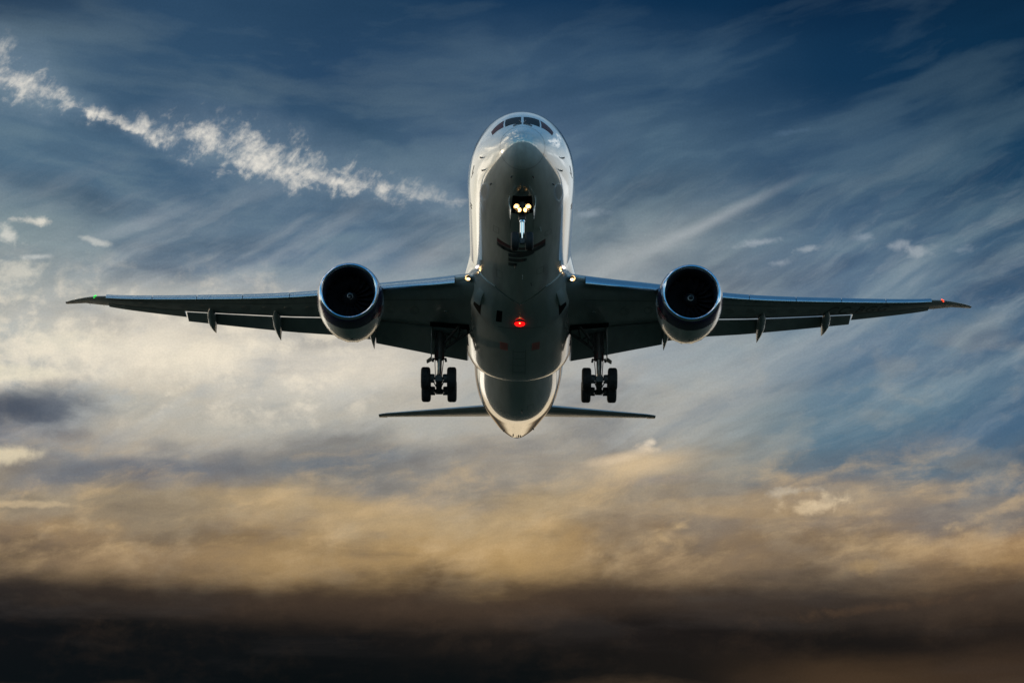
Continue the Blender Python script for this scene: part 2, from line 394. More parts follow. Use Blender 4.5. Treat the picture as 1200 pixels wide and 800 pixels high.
mat('tyre', (0.012, 0.012, 0.013), 0.75, bump=0.3)
mat('gear_paint', (0.07, 0.07, 0.072), 0.45, vary=0.3, vscale=(3, 3, 3))
mat('chrome', (0.78, 0.80, 0.84), 0.10, metal=1.0)
mat('steel', (0.30, 0.29, 0.28), 0.32, metal=1.0, vary=0.3, vscale=(4, 4, 4))
mat('hydraulic_red', (0.12, 0.02, 0.015), 0.4)
mat('liner', (0.035, 0.035, 0.045), 0.5, spec=0.3)
mat('fan_blade', (0.05, 0.05, 0.06), 0.35, metal=0.8)
mat('spinner_black', (0.012, 0.012, 0.014), 0.35)
mat('spiral_white', (0.6, 0.58, 0.56), 0.5)
mat('hot_metal', (0.28, 0.25, 0.22), 0.35, metal=1.0, vary=0.3, vscale=(3, 1, 3))
mat('patch_red', (0.70, 0.16, 0.14), 0.35)
mat('lamp_warm', (0.9, 0.8, 0.6), 0.2, emit=(1.0, 0.62, 0.24), estr=12.0)
mat('lamp_rim', (0.9, 0.6, 0.3), 0.3, emit=(1.0, 0.52, 0.15), estr=3.0)  # glowing outer lens ring, paints the orange fringe around the lamp core
mat('lamp_root', (0.9, 0.8, 0.6), 0.2, emit=(1.0, 0.70, 0.34), estr=22.0)
mat('lamp_small', (0.9, 0.8, 0.6), 0.2, emit=(1.0, 0.82, 0.76), estr=2.0)
mat('beacon_red', (0.5, 0.01, 0.01), 0.2, emit=(1.0, 0.004, 0.004), estr=2.0)
mat('beacon_core', (0.8, 0.2, 0.05), 0.2, emit=(1.0, 0.40, 0.10), estr=4.5)
mat('nav_green', (0.01, 0.4, 0.05), 0.2, emit=(0.02, 0.9, 0.10), estr=1.2)
mat('nav_red', (0.5, 0.01, 0.01), 0.2, emit=(1.0, 0.10, 0.03), estr=1.6)


# ------------------------------------------------------------------ mesh helpers
def spline(xs, ys):
    n = len(xs); h = [xs[i + 1] - xs[i] for i in range(n - 1)]
    al = [0] * n
    for i in range(1, n - 1): al[i] = 3 * ((ys[i + 1] - ys[i]) / h[i] - (ys[i] - ys[i - 1]) / h[i - 1])
    l = [1] * n; mu = [0] * n; z = [0] * n
    for i in range(1, n - 1):
        l[i] = 2 * (xs[i + 1] - xs[i - 1]) - h[i - 1] * mu[i - 1]; mu[i] = h[i] / l[i]; z[i] = (al[i] - h[i - 1] * z[i - 1]) / l[i]
    c = [0] * n; b = [0] * n; d = [0] * n
    for j in range(n - 2, -1, -1):
        c[j] = z[j] - mu[j] * c[j + 1]; b[j] = (ys[j + 1] - ys[j]) / h[j] - h[j] * (c[j + 1] + 2 * c[j]) / 3; d[j] = (c[j + 1] - c[j]) / (3 * h[j])

    def f(x):
        x = min(max(x, xs[0]), xs[-1]); j = 0
        while j < n - 2 and x > xs[j + 1]: j += 1
        t = x - xs[j]
        return ys[j] + b[j] * t + c[j] * t * t + d[j] * t ** 3
    return f


def lerp_table(tab):
    def f(x):
        if x <= tab[0][0]: return tab[0][1]
        for (a, ya), (b, yb) in zip(tab, tab[1:]):
            if x <= b: return ya + (yb - ya) * (x - a) / (b - a)
        return tab[-1][1]
    return f


def smooth(x, a, b):
    t = min(max((x - a) / (b - a), 0), 1)
    return t * t * (3 - 2 * t)


class MB:
    def __init__(self):
        self.v = []; self.f = []; self.m = []

    def add(self, verts, faces, mi=0):
        o = len(self.v); self.v += [tuple(p) for p in verts]
        self.f += [tuple(i + o for i in fc) for fc in faces]; self.m += [mi] * len(faces)

    def loft(self, rings, cap0=True, cap1=True, closed=True, mi=0):
        n = len(rings[0]); vs_ = [p for r in rings for p in r]; fs = []
        k = n if closed else n - 1
        for i in range(len(rings) - 1):
            for j in range(k):
                j2 = (j + 1) % n
                fs.append((i * n + j, i * n + j2, (i + 1) * n + j2, (i + 1) * n + j))
        if cap0: fs.append(tuple(range(n)))
        if cap1: fs.append(tuple((len(rings) - 1) * n + j for j in range(n)))
        self.add(vs_, fs, mi)

    def tube(self, p0, p1, r0, r1=None, n=16, mi=0):
        p0 = Vector(p0); p1 = Vector(p1); r1 = r0 if r1 is None else r1
        d = (p1 - p0).normalized(); a = d.orthogonal().normalized(); b = d.cross(a)
        self.loft([[p + (a * math.cos(t) + b * math.sin(t)) * r for t in [2 * math.pi * k / n for k in range(n)]] for p, r in ((p0, r0), (p1, r1))], mi=mi)

    def path(self, pts, r, n=10, mi=0):
        for a, b in zip(pts, pts[1:]): self.tube(a, b, r, n=n, mi=mi)

    def lathe(self, c, prof, axis='y', n=48, mi=0, caps=False):
        rings = []
        for d, r in prof:
            ring = []
            for k in range(n):
                t = 2 * math.pi * k / n
                if axis == 'y': ring.append((c[0] + r * math.cos(t), c[1] + d, c[2] + r * math.sin(t)))
                elif axis == 'x': ring.append((c[0] + d, c[1] + r * math.cos(t), c[2] + r * math.sin(t)))
                else: ring.append((c[0] + r * math.cos(t), c[1] + r * math.sin(t), c[2] + d))
            rings.append(ring)
        self.loft(rings, caps, caps, mi=mi)

    def box(self, c, size, rot=None, mi=0):
        c = Vector(c); hx, hy, hz = [s / 2 for s in size]
        q = [Vector((x, y, z)) for x in (-hx, hx) for y in (-hy, hy) for z in (-hz, hz)]
        if rot: q = [rot @ p for p in q]
        self.add([c + p for p in q], [(0, 1, 3, 2), (4, 6, 7, 5), (0, 4, 5, 1), (2, 3, 7, 6), (0, 2, 6, 4), (1, 5, 7, 3)], mi)

    def build(self, name, mats, parent=None, angle=35, fix=True, bevel=0.0, label=None):
        me = bpy.data.meshes.new(name)
        me.from_pydata(self.v, [], self.f)
        if not isinstance(mats, (list, tuple)): mats = [mats]
        for m in mats: me.materials.append(MATS[m])
        me.polygons.foreach_set('material_index', self.m)
        me.update()
        bm = bmesh.new(); bm.from_mesh(me)
        bmesh.ops.remove_doubles(bm, verts=bm.verts, dist=1e-5)
        if bevel > 0:
            ed = [e for e in bm.edges if len(e.link_faces) == 2 and e.calc_face_angle(0) > R(40)]
            bmesh.ops.bevel(bm, geom=ed, offset=bevel, segments=2, affect='EDGES', profile=0.6)
        if fix: bmesh.ops.recalc_face_normals(bm, faces=bm.faces)
        bm.to_mesh(me); bm.free()
        me.polygons.foreach_set('use_smooth', [True] * len(me.polygons))
        me.set_sharp_from_angle(angle=R(angle))
        o = bpy.data.objects.new(name, me); COL.objects.link(o)
        if parent is not None: o.parent = parent
        if label: o['label'] = label
        return o


def copy_part(o, parent):
    c = o.copy(); COL.objects.link(c); c.parent = parent
    return c


# ------------------------------------------------------------------ ground
def make_ground():
    m = bpy.data.materials.new('airfield_grass'); m.use_nodes = True
    nt = m.node_tree; p = nt.nodes['Principled BSDF']; p.inputs['Roughness'].default_value = 0.95; p.inputs['Specular IOR Level'].default_value = 0.1
    t = nt.nodes.new('ShaderNodeTexCoord')
    n = nt.nodes.new('ShaderNodeTexNoise'); n.inputs['Scale'].default_value = 0.02; n.inputs['Detail'].default_value = 9; n.inputs['Roughness'].default_value = 0.65
    n2 = nt.nodes.new('ShaderNodeTexNoise'); n2.inputs['Scale'].default_value = 1.7; n2.inputs['Detail'].default_value = 6
    ad = nt.nodes.new('ShaderNodeMath'); ad.operation = 'MULTIPLY_ADD'; ad.inputs[1].default_value = 0.35; 
    nt.links.new(t.outputs['Object'], n.inputs['Vector']); nt.links.new(t.outputs['Object'], n2.inputs['Vector'])
    nt.links.new(n2.outputs[0], ad.inputs[0]); nt.links.new(n.outputs[0], ad.inputs[2])
    cr = nt.nodes.new('ShaderNodeValToRGB'); cr.color_ramp.elements[0].position = 0.45; cr.color_ramp.elements[1].position = 0.85
    cr.color_ramp.elements[0].color = (0.012, 0.023, 0.015, 1); cr.color_ramp.elements[1].color = (0.036, 0.044, 0.026, 1)
    nt.links.new(ad.outputs[0], cr.inputs[0]); nt.links.new(cr.outputs[0], p.inputs['Base Color'])
    MATS['airfield_grass'] = m
    mb = MB(); rings = []
    for r in (0.001, 20, 60, 150, 400, 1200, 4000, 12000, 30000):
        rings.append([(r * math.cos(2 * math.pi * k / 64), r * math.sin(2 * math.pi * k / 64), 0) for k in range(64)])
    mb.loft(rings, False, False)
    o = mb.build('ground', 'airfield_grass')
    if o.data.polygons[0].normal.z < 0:
        o.data.flip_normals()
    o['kind'] = 'structure'; o['label'] = 'dark airfield grass below the landing aircraft'
    return o


make_ground()

# ------------------------------------------------------------------ the aircraft
PLANE = bpy.data.objects.new('airliner', None)
COL.objects.link(PLANE)
PLANE['label'] = 'white twin-engine passenger jet seen from below with landing gear lowered and lights lit'
PLANE['category'] = 'airplane'
PLANE.empty_display_size = 3
_e, _a = R(14.6), R(3.0)
_Y, _Z = 11.48, 137.5
PLANE.location = (0.535, _Z * math.cos(_e) - _Y * math.sin(_e), 1.7 + _Z * math.sin(_e) + _Y * math.cos(_e))
PLANE.rotation_euler = (Matrix.Rotation(-_a, 3, 'X') @ Matrix.Rotation(R(0.17), 3, 'Z') @ Matrix.Rotation(R(0.23), 3, 'Y')).to_euler()

# local frame: x to the right of the picture, y from the nose to the tail, z up
# ---- fuselage sections: station, crown, keel, half width, height of the widest line
FT = [(0, -1.5, -1.5, 0, -1.5), (.25, -.98, -2.04, .54, -1.5), (1.0, -.42, -2.56, 1.06, -1.42), (2.25, .4, -2.82, 1.58, -1.15), (4, 1.5, -2.93, 2.12, -.75),
      (6.25, 2.5, -2.97, 2.58, -.4), (9, 2.93, -2.97, 2.83, -.1), (12.25, 2.99, -2.97, 2.885, 0), (20.25, 2.97, -2.97, 2.885, 0), (30.25, 2.97, -2.97, 2.885, 0), (40, 2.97, -2.97, 2.885, 0),
      (44, 2.97, -2.93, 2.86, 0.0), (46.5, 2.97, -2.68, 2.76, .05), (48, 2.96, -2.43, 2.69, .12), (51, 2.94, -1.82, 2.48, .4), (54, 2.87, -1.20, 2.17, .67), (58, 2.55, -.37, 1.65, .88),
      (61, 2.1, .25, 1.16, 1.02), (62.6, 1.6, .58, .76, 1.08)]
_t = [math.sqrt(r[0]) for r in FT]
_fs = [spline(_t, [r[k] for r in FT]) for k in range(1, 5)]


def fsec(s):
    t = math.sqrt(max(s, 0))
    return [g(t) for g in _fs]


def fpt(s, phi, off=0.0):
    """point of the skin; phi in degrees, 0 = keel, 90 = right of the picture, 180 = crown"""
    top, bot, hw, zm = fsec(s); ph = R(phi)
    sn = math.sin(ph); cz = -math.cos(ph); hz = (top - zm) if cz > 0 else (zm - bot)
    p = Vector((hw * sn, s, zm + cz * hz))
    if off:
        e = 0.03
        ta = fraw(s + e, phi) - fraw(max(s - e, 0.0), phi); tb = fraw(s, phi + 0.5) - fraw(s, phi - 0.5)
        nrm = tb.cross(ta)
        if nrm.length > 1e-9:
            nrm.normalize()
            if nrm.dot(Vector((sn, 0, cz))) < 0: nrm = -nrm
            p += nrm * off
    return p


def fraw(s, phi):
    top, bot, hw, zm = fsec(s); ph = R(phi)
    sn = math.sin(ph); cz = -math.cos(ph); hz = (top - zm) if cz > 0 else (zm - bot)
    return Vector((hw * sn, s, zm + cz * hz))


def skin_patch(mb, corners, off=0.012, nu=8, nv=8, mi=0, surf=None):
    """a thin plate on the skin: four corners as (station, angle), joined down to the skin at its rim"""
    surf = surf or fpt
    a, b, c, d = corners
    top = []
    for i in range(nu + 1):
        u = i / nu; row = []
        for j in range(nv + 1):
            v = j / nv
            s = (a[0] * (1 - u) + b[0] * u) * (1 - v) + (d[0] * (1 - u) + c[0] * u) * v
            ph = (a[1] * (1 - u) + b[1] * u) * (1 - v) + (d[1] * (1 - u) + c[1] * u) * v
            row.append((s, ph))
        top.append(row)
    n = nv + 1
    vs_ = [surf(*q, off) for r in top for q in r]
    fs = [(i * n + j, i * n + j + 1, (i + 1) * n + j + 1, (i + 1) * n + j) for i in range(nu) for j in range(nv)]
    rim = [(i, 0) for i in range(nu)] + [(nu, j) for j in range(nv)] + [(i, nv) for i in range(nu, 0, -1)] + [(0, j) for j in range(nv, 0, -1)]
    base = len(vs_)
    vs_ += [surf(*top[i][j], -0.01) for i, j in rim]
    for k in range(len(rim)):
        k2 = (k + 1) % len(rim)
        fs.append((rim[k][0] * n + rim[k][1], rim[k2][0] * n + rim[k2][1], base + k2, base + k))
    mb.add(vs_, fs, mi)


NPH = 120


def fring(s, off=0.0): return [fpt(s, 360 * k / NPH, off) for k in range(NPH)]


def seam_s(ph): return 1.12 + 0.13 * math.cos(R(ph))


mb = MB()
st = [i / 110 for i in range(0, 111)]
def fus_ring(u):
    ring = []
    for k in range(NPH):
        ph = 360 * k / NPH; a = seam_s(ph)
        s_ = a + (12.5 - a) * (u / 0.45) ** 1.25 if u < 0.45 else (12.5 + 27.5 * (u - 0.45) / 0.2 if u < 0.65 else 40 + 22.6 * (u - 0.65) / 0.35)
        ring.append(fpt(s_, ph))
    return ring
mb.loft([fus_ring(u) for u in st], False, False)  # starts at the radome joint
fus = mb.build('fuselage', 'white_paint', PLANE, angle=60)

mb = MB()
mb.loft([[fpt(max(0.00002, (seam_s(360 * k / NPH) - 0.018) * (i / 36) ** 2), 360 * k / NPH) for k in range(NPH)] for i in range(0, 37)], True, False)
mb.loft([[fpt(seam_s(360 * k / NPH) + d_, 360 * k / NPH, o_) for k in range(NPH)] for d_, o_ in ((-0.018, 0.0), (-0.018, -0.02), (0.045, -0.02), (0.045, 0.003))], False, False, mi=1)
mb.build('radome', ['white_paint', 'seam'], fus, angle=60)

# flight deck panes
for sgn in (-1, 1):
    m_ = MB(); skin_patch(m_, [(3.24, sgn * 153.4), (3.08, sgn * 178.2), (1.62, sgn * 177.2), (1.98, sgn * 144.2)], 0.010, 10, 10)
    m_.build('windshield_pane', 'glass', fus)
    m_ = MB(); skin_patch(m_, [(3.26, sgn * 151.2), (2.12, sgn * 141.4), (2.66, sgn * 118.6), (3.22, sgn * 123.5)], 0.010, 10, 10)
    m_.build('side_pane', 'red_glass', fus)
    m_ = MB(); m_.path([fpt(1.66, sgn * 178, 0.03), fpt(1.50, sgn * 166, 0.03), fpt(1.42, sgn * 158, 0.03)], 0.024, 6)
    m_.path([fpt(1.66, sgn * 178, 0.03), fpt(2.3, sgn * 174, 0.03)], 0.018, 6)
    m_.build('wiper', 'marking_dark', fus)

# air data probes
for s_, ph_ in ((3.78, 84), (4.04, 67), (2.04, 21.1), (4.2, 46)):
    for sgn in (-1, 1):
        m_ = MB(); p0 = fpt(s_, sgn * ph_, -0.01); p1 = fpt(s_, sgn * ph_, 0.10); p2 = p1 + Vector((0, -0.16, 0))
        m_.tube(p0, p1, 0.045, 0.03, 8); m_.tube(p1, p2, 0.03, 0.016, 8)
        m_.build('air_probe', 'marking_dark', fus)
# cabin doors (only the two outlines and handles by the nose are seen) and cargo marks
for sgn in (-1, 1):
    m_ = MB()
    skin_patch(m_, [(6.05, sgn * 79), (6.05, sgn * 112), (6.09, sgn * 112), (6.09, sgn * 79)], 0.004, 2, 10)
    skin_patch(m_, [(7.15, sgn * 79), (7.15, sgn * 112), (7.19, sgn * 112), (7.19, sgn * 79)], 0.004, 2, 10)
    skin_patch(m_, [(6.05, sgn * 78.2), (6.05, sgn * 79), (7.19, sgn * 79), (7.19, sgn * 78.2)], 0.004, 10, 2)
    skin_patch(m_, [(6.05, sgn * 112), (6.05, sgn * 112.8), (7.19, sgn * 112.8), (7.19, sgn * 112)], 0.004, 10, 2)
    skin_patch(m_, [(5.7, sgn * 84.0), (5.7, sgn * 85.2), (6.6, sgn * 79.9), (6.6, sgn * 78.7)], 0.012, 8, 2)
    m_.build('door_seal', 'seam', fus)
    for s_, ph_ in ((10.3, 66), (10.75, 66)):
        m_ = MB(); skin_patch(m_, [(s_, sgn * ph_), (s_, sgn * (ph_ + 4)), (s_ + 0.25, sgn * (ph_ + 6)), (s_ + 0.25, sgn * (ph_ + 2))], 0.008, 3, 3)
        m_.build('vent_grille', 'seam', fus)
# cabin windows, one mesh shared along the constant section
for sgn in (-1, 1):
    m_ = MB()
    skin_patch(m_, [(12.6, sgn * 101), (12.6, sgn * 109.5), (12.88, sgn * 109.5), (12.88, sgn * 101)], 0.006, 4, 4)
    w0 = m_.build('cabin_window', 'glass', fus)
    for k in range(1, 42):
        w = copy_part(w0, fus); w.location = (0, 0.66 * k, 0)
# antennas
for s_, h_ in ((9.6, 0.30), (24.0, 0.28)):
    m_ = MB(); z_ = 2.97 if s_ > 20 else 2.94
    m_.loft([[(0.02, s_, z_ - 0.03), (-0.02, s_, z_ - 0.03), (-0.02, s_ + 0.4, z_ - 0.03), (0.02, s_ + 0.4, z_ - 0.03)], [(0.012, s_ + 0.22, z_ + h_), (-0.012, s_ + 0.22, z_ + h_), (-0.012, s_ + 0.42, z_ + h_), (0.012, s_ + 0.42, z_ + h_)]])
    m_.build('blade_antenna', 'white_paint', fus)
for s_, ph_ in ((9.2, 20), (16.4, 2)):
    m_ = MB(); p = fpt(s_, ph_); n_ = (fpt(s_, ph_, 0.25) - p)
    m_.loft([[p + Vector((dx_, dy_, 0)) - n_ * 0.1 for dx_, dy_ in ((-.02, 0), (.02, 0), (.02, .3), (-.02, .3))], [p + n_ + Vector((dx_, dy_ + .1, 0)) for dx_, dy_ in ((-.01, 0), (.01, 0), (.01, .16), (-.01, .16))]])
    m_.build('blade_antenna', 'white_paint', fus)

# tail end: exhaust and small fittings
m_ = MB()
c_ = Vector((0, 62.8, 1.12))
m_.lathe((0, 62.58, 1.09), [(-0.06, 0.56), (0.10, 0.50), (0.16, 0.40), (0.05, 0.32), (0.06, 0.28), (-0.3, 0.25)], n=24)
m_.build('exhaust_pipe', 'hot_metal', fus)
for s_, ph_ in ((60.2, -12), (60.9, 6), (61.4, 14), (58.3, -35), (57.9, 42)):
    m_ = MB(); p = fpt(s_, ph_); p1 = fpt(s_, ph_, 0.10); m_.tube(p, p1, 0.05, 0.03, 8); m_.build('drain_mast', 'seam', fus)
m_ = MB(); skin_patch(m_, [(60.2, -0.8), (60.2, 0.8), (61.9, 1.4), (61.9, -1.4)], 0.004, 8, 2); m_.build('tail_seam', 'seam', fus)
m_ = MB(); skin_patch(m_, [(52.6, -9), (52.6, -5.5), (52.75, -5.5), (52.75, -9)], 0.004, 2, 4); skin_patch(m_, [(52.6, -6.2), (52.6, -5.5), (54.2, -5.5), (54.2, -6.2)], 0.004, 8, 2)
m_.build('outflow_panel', 'fairing_paint', fus)

# emblem on the keel behind the nose wheels
def keel_strip(m_, pts, mi):
    """pts: (x, station front, station rear)"""
    for (x0, a0, b0), (x1, a1, b1) in zip(pts, pts[1:]):
        def ang(x): return math.degrees(math.asin(max(-1, min(1, x / 2.88))))
        skin_patch(m_, [(a0 - .05, ang(x0)), (a1 - .05, ang(x1)), (b1 + .07, ang(x1)), (b0 + .07, ang(x0))], 0.006, 3, 3, mi)


m_ = MB()
keel_strip(m_, [(-1.29, 11.30, 11.72), (-0.95, 11.62, 12.05), (-0.58, 11.86, 12.22), (-0.2, 12.0, 12.28), (0.2, 12.0, 12.28), (0.62, 11.86, 12.20), (0.98, 11.66, 12.05), (1.30, 11.42, 11.86)], 1)
keel_strip(m_, [(-1.29, 11.95, 12.30), (-0.95, 12.26, 12.64), (-0.58, 12.48, 12.84), (-0.2, 12.60, 12.94), (0.2, 12.62, 12.96), (0.62, 12.46, 12.84), (0.98, 12.24, 12.66), (1.31, 12.0, 12.42)], 0)
keel_strip(m_, [(-0.68, 13.12, 13.56), (-0.2, 13.12, 13.54), (0.15, 13.06, 13.44), (0.5, 12.92, 13.24), (0.72, 12.80, 13.02)], 0)
keel_strip(m_, [(-0.68, 13.86, 14.30), (-0.2, 13.86, 14.28), (0.15, 13.80, 14.16), (0.32, 13.74, 14.04)], 0)
keel_strip(m_, [(-0.68, 14.62, 15.02), (-0.4, 14.62, 15.0), (-0.2, 14.6, 14.92)], 0)
m_.build('livery_emblem', ['emblem_dark', 'emblem_red'], fus)

for s_ in (8.9, 15.6, 41.0, 46.4, 50.6):
    m_ = MB(); skin_patch(m_, [(s_, -88), (s_, 88), (s_ + 0.03, 88), (s_ + 0.03, -88)], 0.002, 1, 60); m_.build('skin_joint', 'seam', fus)
for s_, a_, w_, l_ in ((3.1, 0, 9, 0.7), (9.6, -28, 7, 0.9), (10.3, 30, 8, 0.7), (15.8, 22, 8, 1.0), (16.5, -24, 7, 1.2), (42.4, 16, 8, 1.1), (44.0, -20, 6, 0.9)):
    m_ = MB(); e_ = 0.35
    for q_ in ([(s_, a_ - w_ / 2), (s_, a_ + w_ / 2), (s_ + .03, a_ + w_ / 2), (s_ + .03, a_ - w_ / 2)], [(s_ + l_, a_ - w_ / 2), (s_ + l_, a_ + w_ / 2), (s_ + l_ + .03, a_ + w_ / 2), (s_ + l_ + .03, a_ - w_ / 2)],
               [(s_ + .03, a_ - w_ / 2), (s_ + .03, a_ - w_ / 2 + e_), (s_ + l_, a_ - w_ / 2 + e_), (s_ + l_, a_ - w_ / 2)], [(s_ + .03, a_ + w_ / 2 - e_), (s_ + .03, a_ + w_ / 2), (s_ + l_, a_ + w_ / 2), (s_ + l_, a_ + w_ / 2 - e_)]):
        skin_patch(m_, q_, 0.002, 2, 2)
    m_.build('hatch_outline', 'seam', fus)
for s_, a_ in ((10.9, 8), (14.9, -6), (18.0, 12), (43.5, 5)):
    m_ = MB(); p_ = fpt(s_, a_); n_ = fpt(s_, a_, 0.16) - p_
    m_.tube(p_ - n_ * .2, p_ + n_ + Vector((0, .08, 0)), 0.04, 0.025, 8); m_.build('drain_mast', 'marking_dark', fus)
# ---- belly fairing
def fair_s0(a): return 21.6 - 2.1 * min(a / 30.0, 1.0) ** 0.9
def fair_s1(a): return 36.4 + 1.5 * (a / 65.0) ** 2


def fair_pt(s, ph, extra=0.0):
    a = abs(ph); s0, s1 = fair_s0(a), fair_s1(a)
    front = smooth(s, s0 - 0.01, s0 + 6.0 - 1.6 * smooth(a, 20, 60))
    B = 0.47 + 0.16 * smooth(a, 12, 46) - 0.66 * smooth(a, 66, 100)
    t = min(max((s - (s1 - 3.2)) / 3.2, 0), 1)
    rear = math.sqrt(max(0.0, 1 - t ** 2.4))
    o = 0.045 * (1 - smooth(a, 52, 66)) - 0.02 * smooth(a, 60, 75) * (1 - front) + B * front * rear
    if s > s1 - 0.02: o = -0.03
    return fpt(s, ph, o + extra)


mb = MB()
rows = []
NP_ = 100
PHS = [-100 + 200 * j / NP_ for j in range(NP_ + 1)]
rows.append([fpt(fair_s0(abs(ph)), ph, -0.02) for ph in PHS])
for i in range(0, 91):
    u = 1 - (1 - i / 90) ** 1.7
    rows.append([fair_pt(fair_s0(abs(ph)) + (fair_s1(abs(ph)) - fair_s0(abs(ph))) * u, ph) for ph in PHS])
mb.loft(rows, False, False, closed=False)
fair = mb.build('belly_fairing', 'fairing_paint', PLANE, angle=50, fix=False)
_n = fair.data.polygons[len(fair.data.polygons) // 2].normal
if _n.z > 0: fair.data.flip_normals()

# red anti-collision light under the belly
bp = fair_pt(24.2, 0)
m_ = MB()
m_.lathe((0, bp.y, bp.z - 0.02), [(0.06, 0.36), (0.0, 0.36), (-0.03, 0.34)], axis='z', n=32, mi=2, caps=True)
m_.lathe((0, bp.y, bp.z - 0.05), [(0.0, 0.30), (-0.06, 0.30), (-0.12, 0.25), (-0.16, 0.16), (-0.18, 0.02)], axis='z', n=32, caps=True)
m_.lathe((0, bp.y - 0.262, bp.z - 0.105), [(-0.03, 0.01), (-0.02, 0.055), (0.04, 0.07)], axis='y', n=16, mi=1, caps=True)
m_.build('beacon_light', ['beacon_red', 'beacon_core', 'marking_dark'], fair)
for x_ in (-0.78, 0.82):  # two plain red patches on the fairing skin
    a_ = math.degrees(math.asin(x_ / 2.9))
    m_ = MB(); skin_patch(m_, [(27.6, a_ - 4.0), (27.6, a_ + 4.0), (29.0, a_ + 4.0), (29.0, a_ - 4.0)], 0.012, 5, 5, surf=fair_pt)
    m_.build('red_patch', 'patch_red', fair, label='dull red patch under the belly')
m_ = MB(); skin_patch(m_, [(22.7, -24.5), (22.7, -18.8), (24.2, -18.6), (24.2, -24.3)], 0.01, 5, 3, surf=fair_pt); m_.build('air_outlet', 'opening_shade', fair)
# panel joints along the belly
for q_ in ([[(s_, -6), (s_, 6), (s_ + 0.05, 6), (s_ + 0.05, -6)] for s_ in (29.0, 30.4, 31.8, 33.2)] + [[(28.6, a_), (28.6, a_ + 0.4), (34.9, a_ + 0.4), (34.9, a_)] for a_ in (-6.5, 6.1)] + [[(24.9, -22), (24.9, 22), (24.94, 22), (24.94, -22)]]):
    m_ = MB(); skin_patch(m_, q_, 0.003, 16, 8, surf=fair_pt); m_.build('panel_joint', 'seam', fair)

for sgn in (-1, 1):
    # intake opening (diamond), its dark inside painted flat, and the shallow scoop below it
    m_ = MB(); skin_patch(m_, [(22.6, sgn * 73), (23.6, sgn * 64), (25.2, sgn * 61.5), (24.2, sgn * 71)], 0.012, 6, 6, surf=fair_pt); m_.build('ram_air_inlet', 'opening_shade', fair)
    m_ = MB()
    a0, a1 = sgn * 49.5, sgn * 41.0
    ss = []
    for s_, h0, h1 in ((21.2, -0.06, 0.0), (21.8, -0.06, 0.12), (22.7, -0.06, 0.16)):
        ss.append([fair_pt(s_, a0, h0), fair_pt(s_, a1, h0), fair_pt(s_, a1 + sgn * 0.5, h1), fair_pt(s_, a0 - sgn * 0.5, h1)])
    m_.loft(ss); m_.build('air_scoop', 'fairing_paint', fair, angle=20, bevel=0.015)
    m_ = MB(); skin_patch(m_, [(22.73, a0), (22.73, a1), (24.2, a1 - sgn), (23.5, a0)], 0.008, 4, 4, surf=fair_pt); m_.build('scoop_outlet', 'opening_shade', fair)
    # shade of the wheel well mouth, painted as a flat plate on the fairing
    m_ = MB(); skin_patch(m_, [(30.0, sgn * 63), (30.0, sgn * 76), (34.3, sgn * 70), (33.4, sgn * 61)], 0.012, 8, 6, surf=fair_pt); m_.build('gear_well_shade', 'opening_shade', fair)

# ------------------------------------------------------------------ wings
def LEs(x): return lerp_table([(2.0, 20.7), (2.9, 21.3), (26, 36.55), (26.8, 37.3), (27.7, 38.5), (28.5, 39.7), (29.2, 40.9)])(x)
def TEs(x): return lerp_table([(2.0, 33.2), (9.0, 33.2), (11, 33.55), (26, 38.6), (27.7, 39.75), (29.2, 41.5)])(x)
_lez = spline([1.5, 2.9, 5, 8, 12, 15.7, 19.2, 24, 26, 27.5, 29.2], [-1.66, -1.47, -1.22, -.84, -.42, .18, .88, 1.90, 2.40, 2.87, 3.45])
def LEz(x): return _lez(x)
_tew = lerp_table([(2, .02), (5, .02), (8, .08), (12, .30), (16, .24), (20.7, .08), (29, .06)])
def TEz(x): return _lez(x) + _tew(x)
def TC(x): return lerp_table([(2.0, .125), (10, .105), (26, .085), (29, .08)])(x)
def yt(c): return 5 * (.2969 * math.sqrt(max(c, 0)) - .126 * c - .3516 * c * c + .2843 * c ** 3 - .1015 * c ** 4)


def wing_pt(x, c, low, k=1.0):
    s0, s1 = LEs(x), TEs(x); ch = s1 - s0
    z = LEz(x) + (TEz(x) - LEz(x)) * c + (-1 if low else 1) * yt(c) * TC(x) * ch * k
    if not low: z += 0.012 * ch * math.sin(math.pi * c)
    return Vector((x, s0 + ch * c, z))


def wing_low(x, s):
    c = (s - LEs(x)) / (TEs(x) - LEs(x))
    return wing_pt(x, min(max(c, 0), 1), True).z


def mir(p, sg): return (p[0] * sg, p[1], p[2])


CU, CL = 0.78, 0.70


def wing_section(x, full):
    cu, cl = (1.0, 1.0) if full else (CU, CL)
    n = 18; pts = []
    for i in range(n + 1):
        c = cu * (1 - i / n) ** 1.8
        pts.append(wing_pt(x, c, False))
    for i in range(1, n + 1):
        c = cl * (i / n) ** 1.8
        pts.append(wing_pt(x, c, True))
    return pts


def lamp(c, r_, tilt, glow, parent, L=0.40, toe=0.0):
    """a lamp sunk in a shroud that points forward and a little down"""
    m_ = MB(); rot = Matrix.Rotation(R(toe), 3, 'Z') @ Matrix.Rotation(R(tilt), 3, 'X')
    m_.lathe((0, 0, 0), [(0.12, r_ * .7), (0.0, r_ * 1.10), (-L, r_ * 1.14), (-L, r_ * 1.06), (0.0, r_ * 1.02)], n=24, mi=1)  # shroud added to block the lamp's reflection in the skin
    m_.lathe((0, 0, 0), [(-.012, r_), (-.03, r_ * .62)], n=24, mi=2)
    m_.lathe((0, 0, 0), [(-.03, r_ * .62), (-.045, r_ * .35), (-.05, .01)], n=24)
    m_.v = [tuple(Vector(c) + rot @ Vector(v)) for v in m_.v]
    return m_.build('landing_light', [glow, 'steel', 'lamp_rim'], parent)


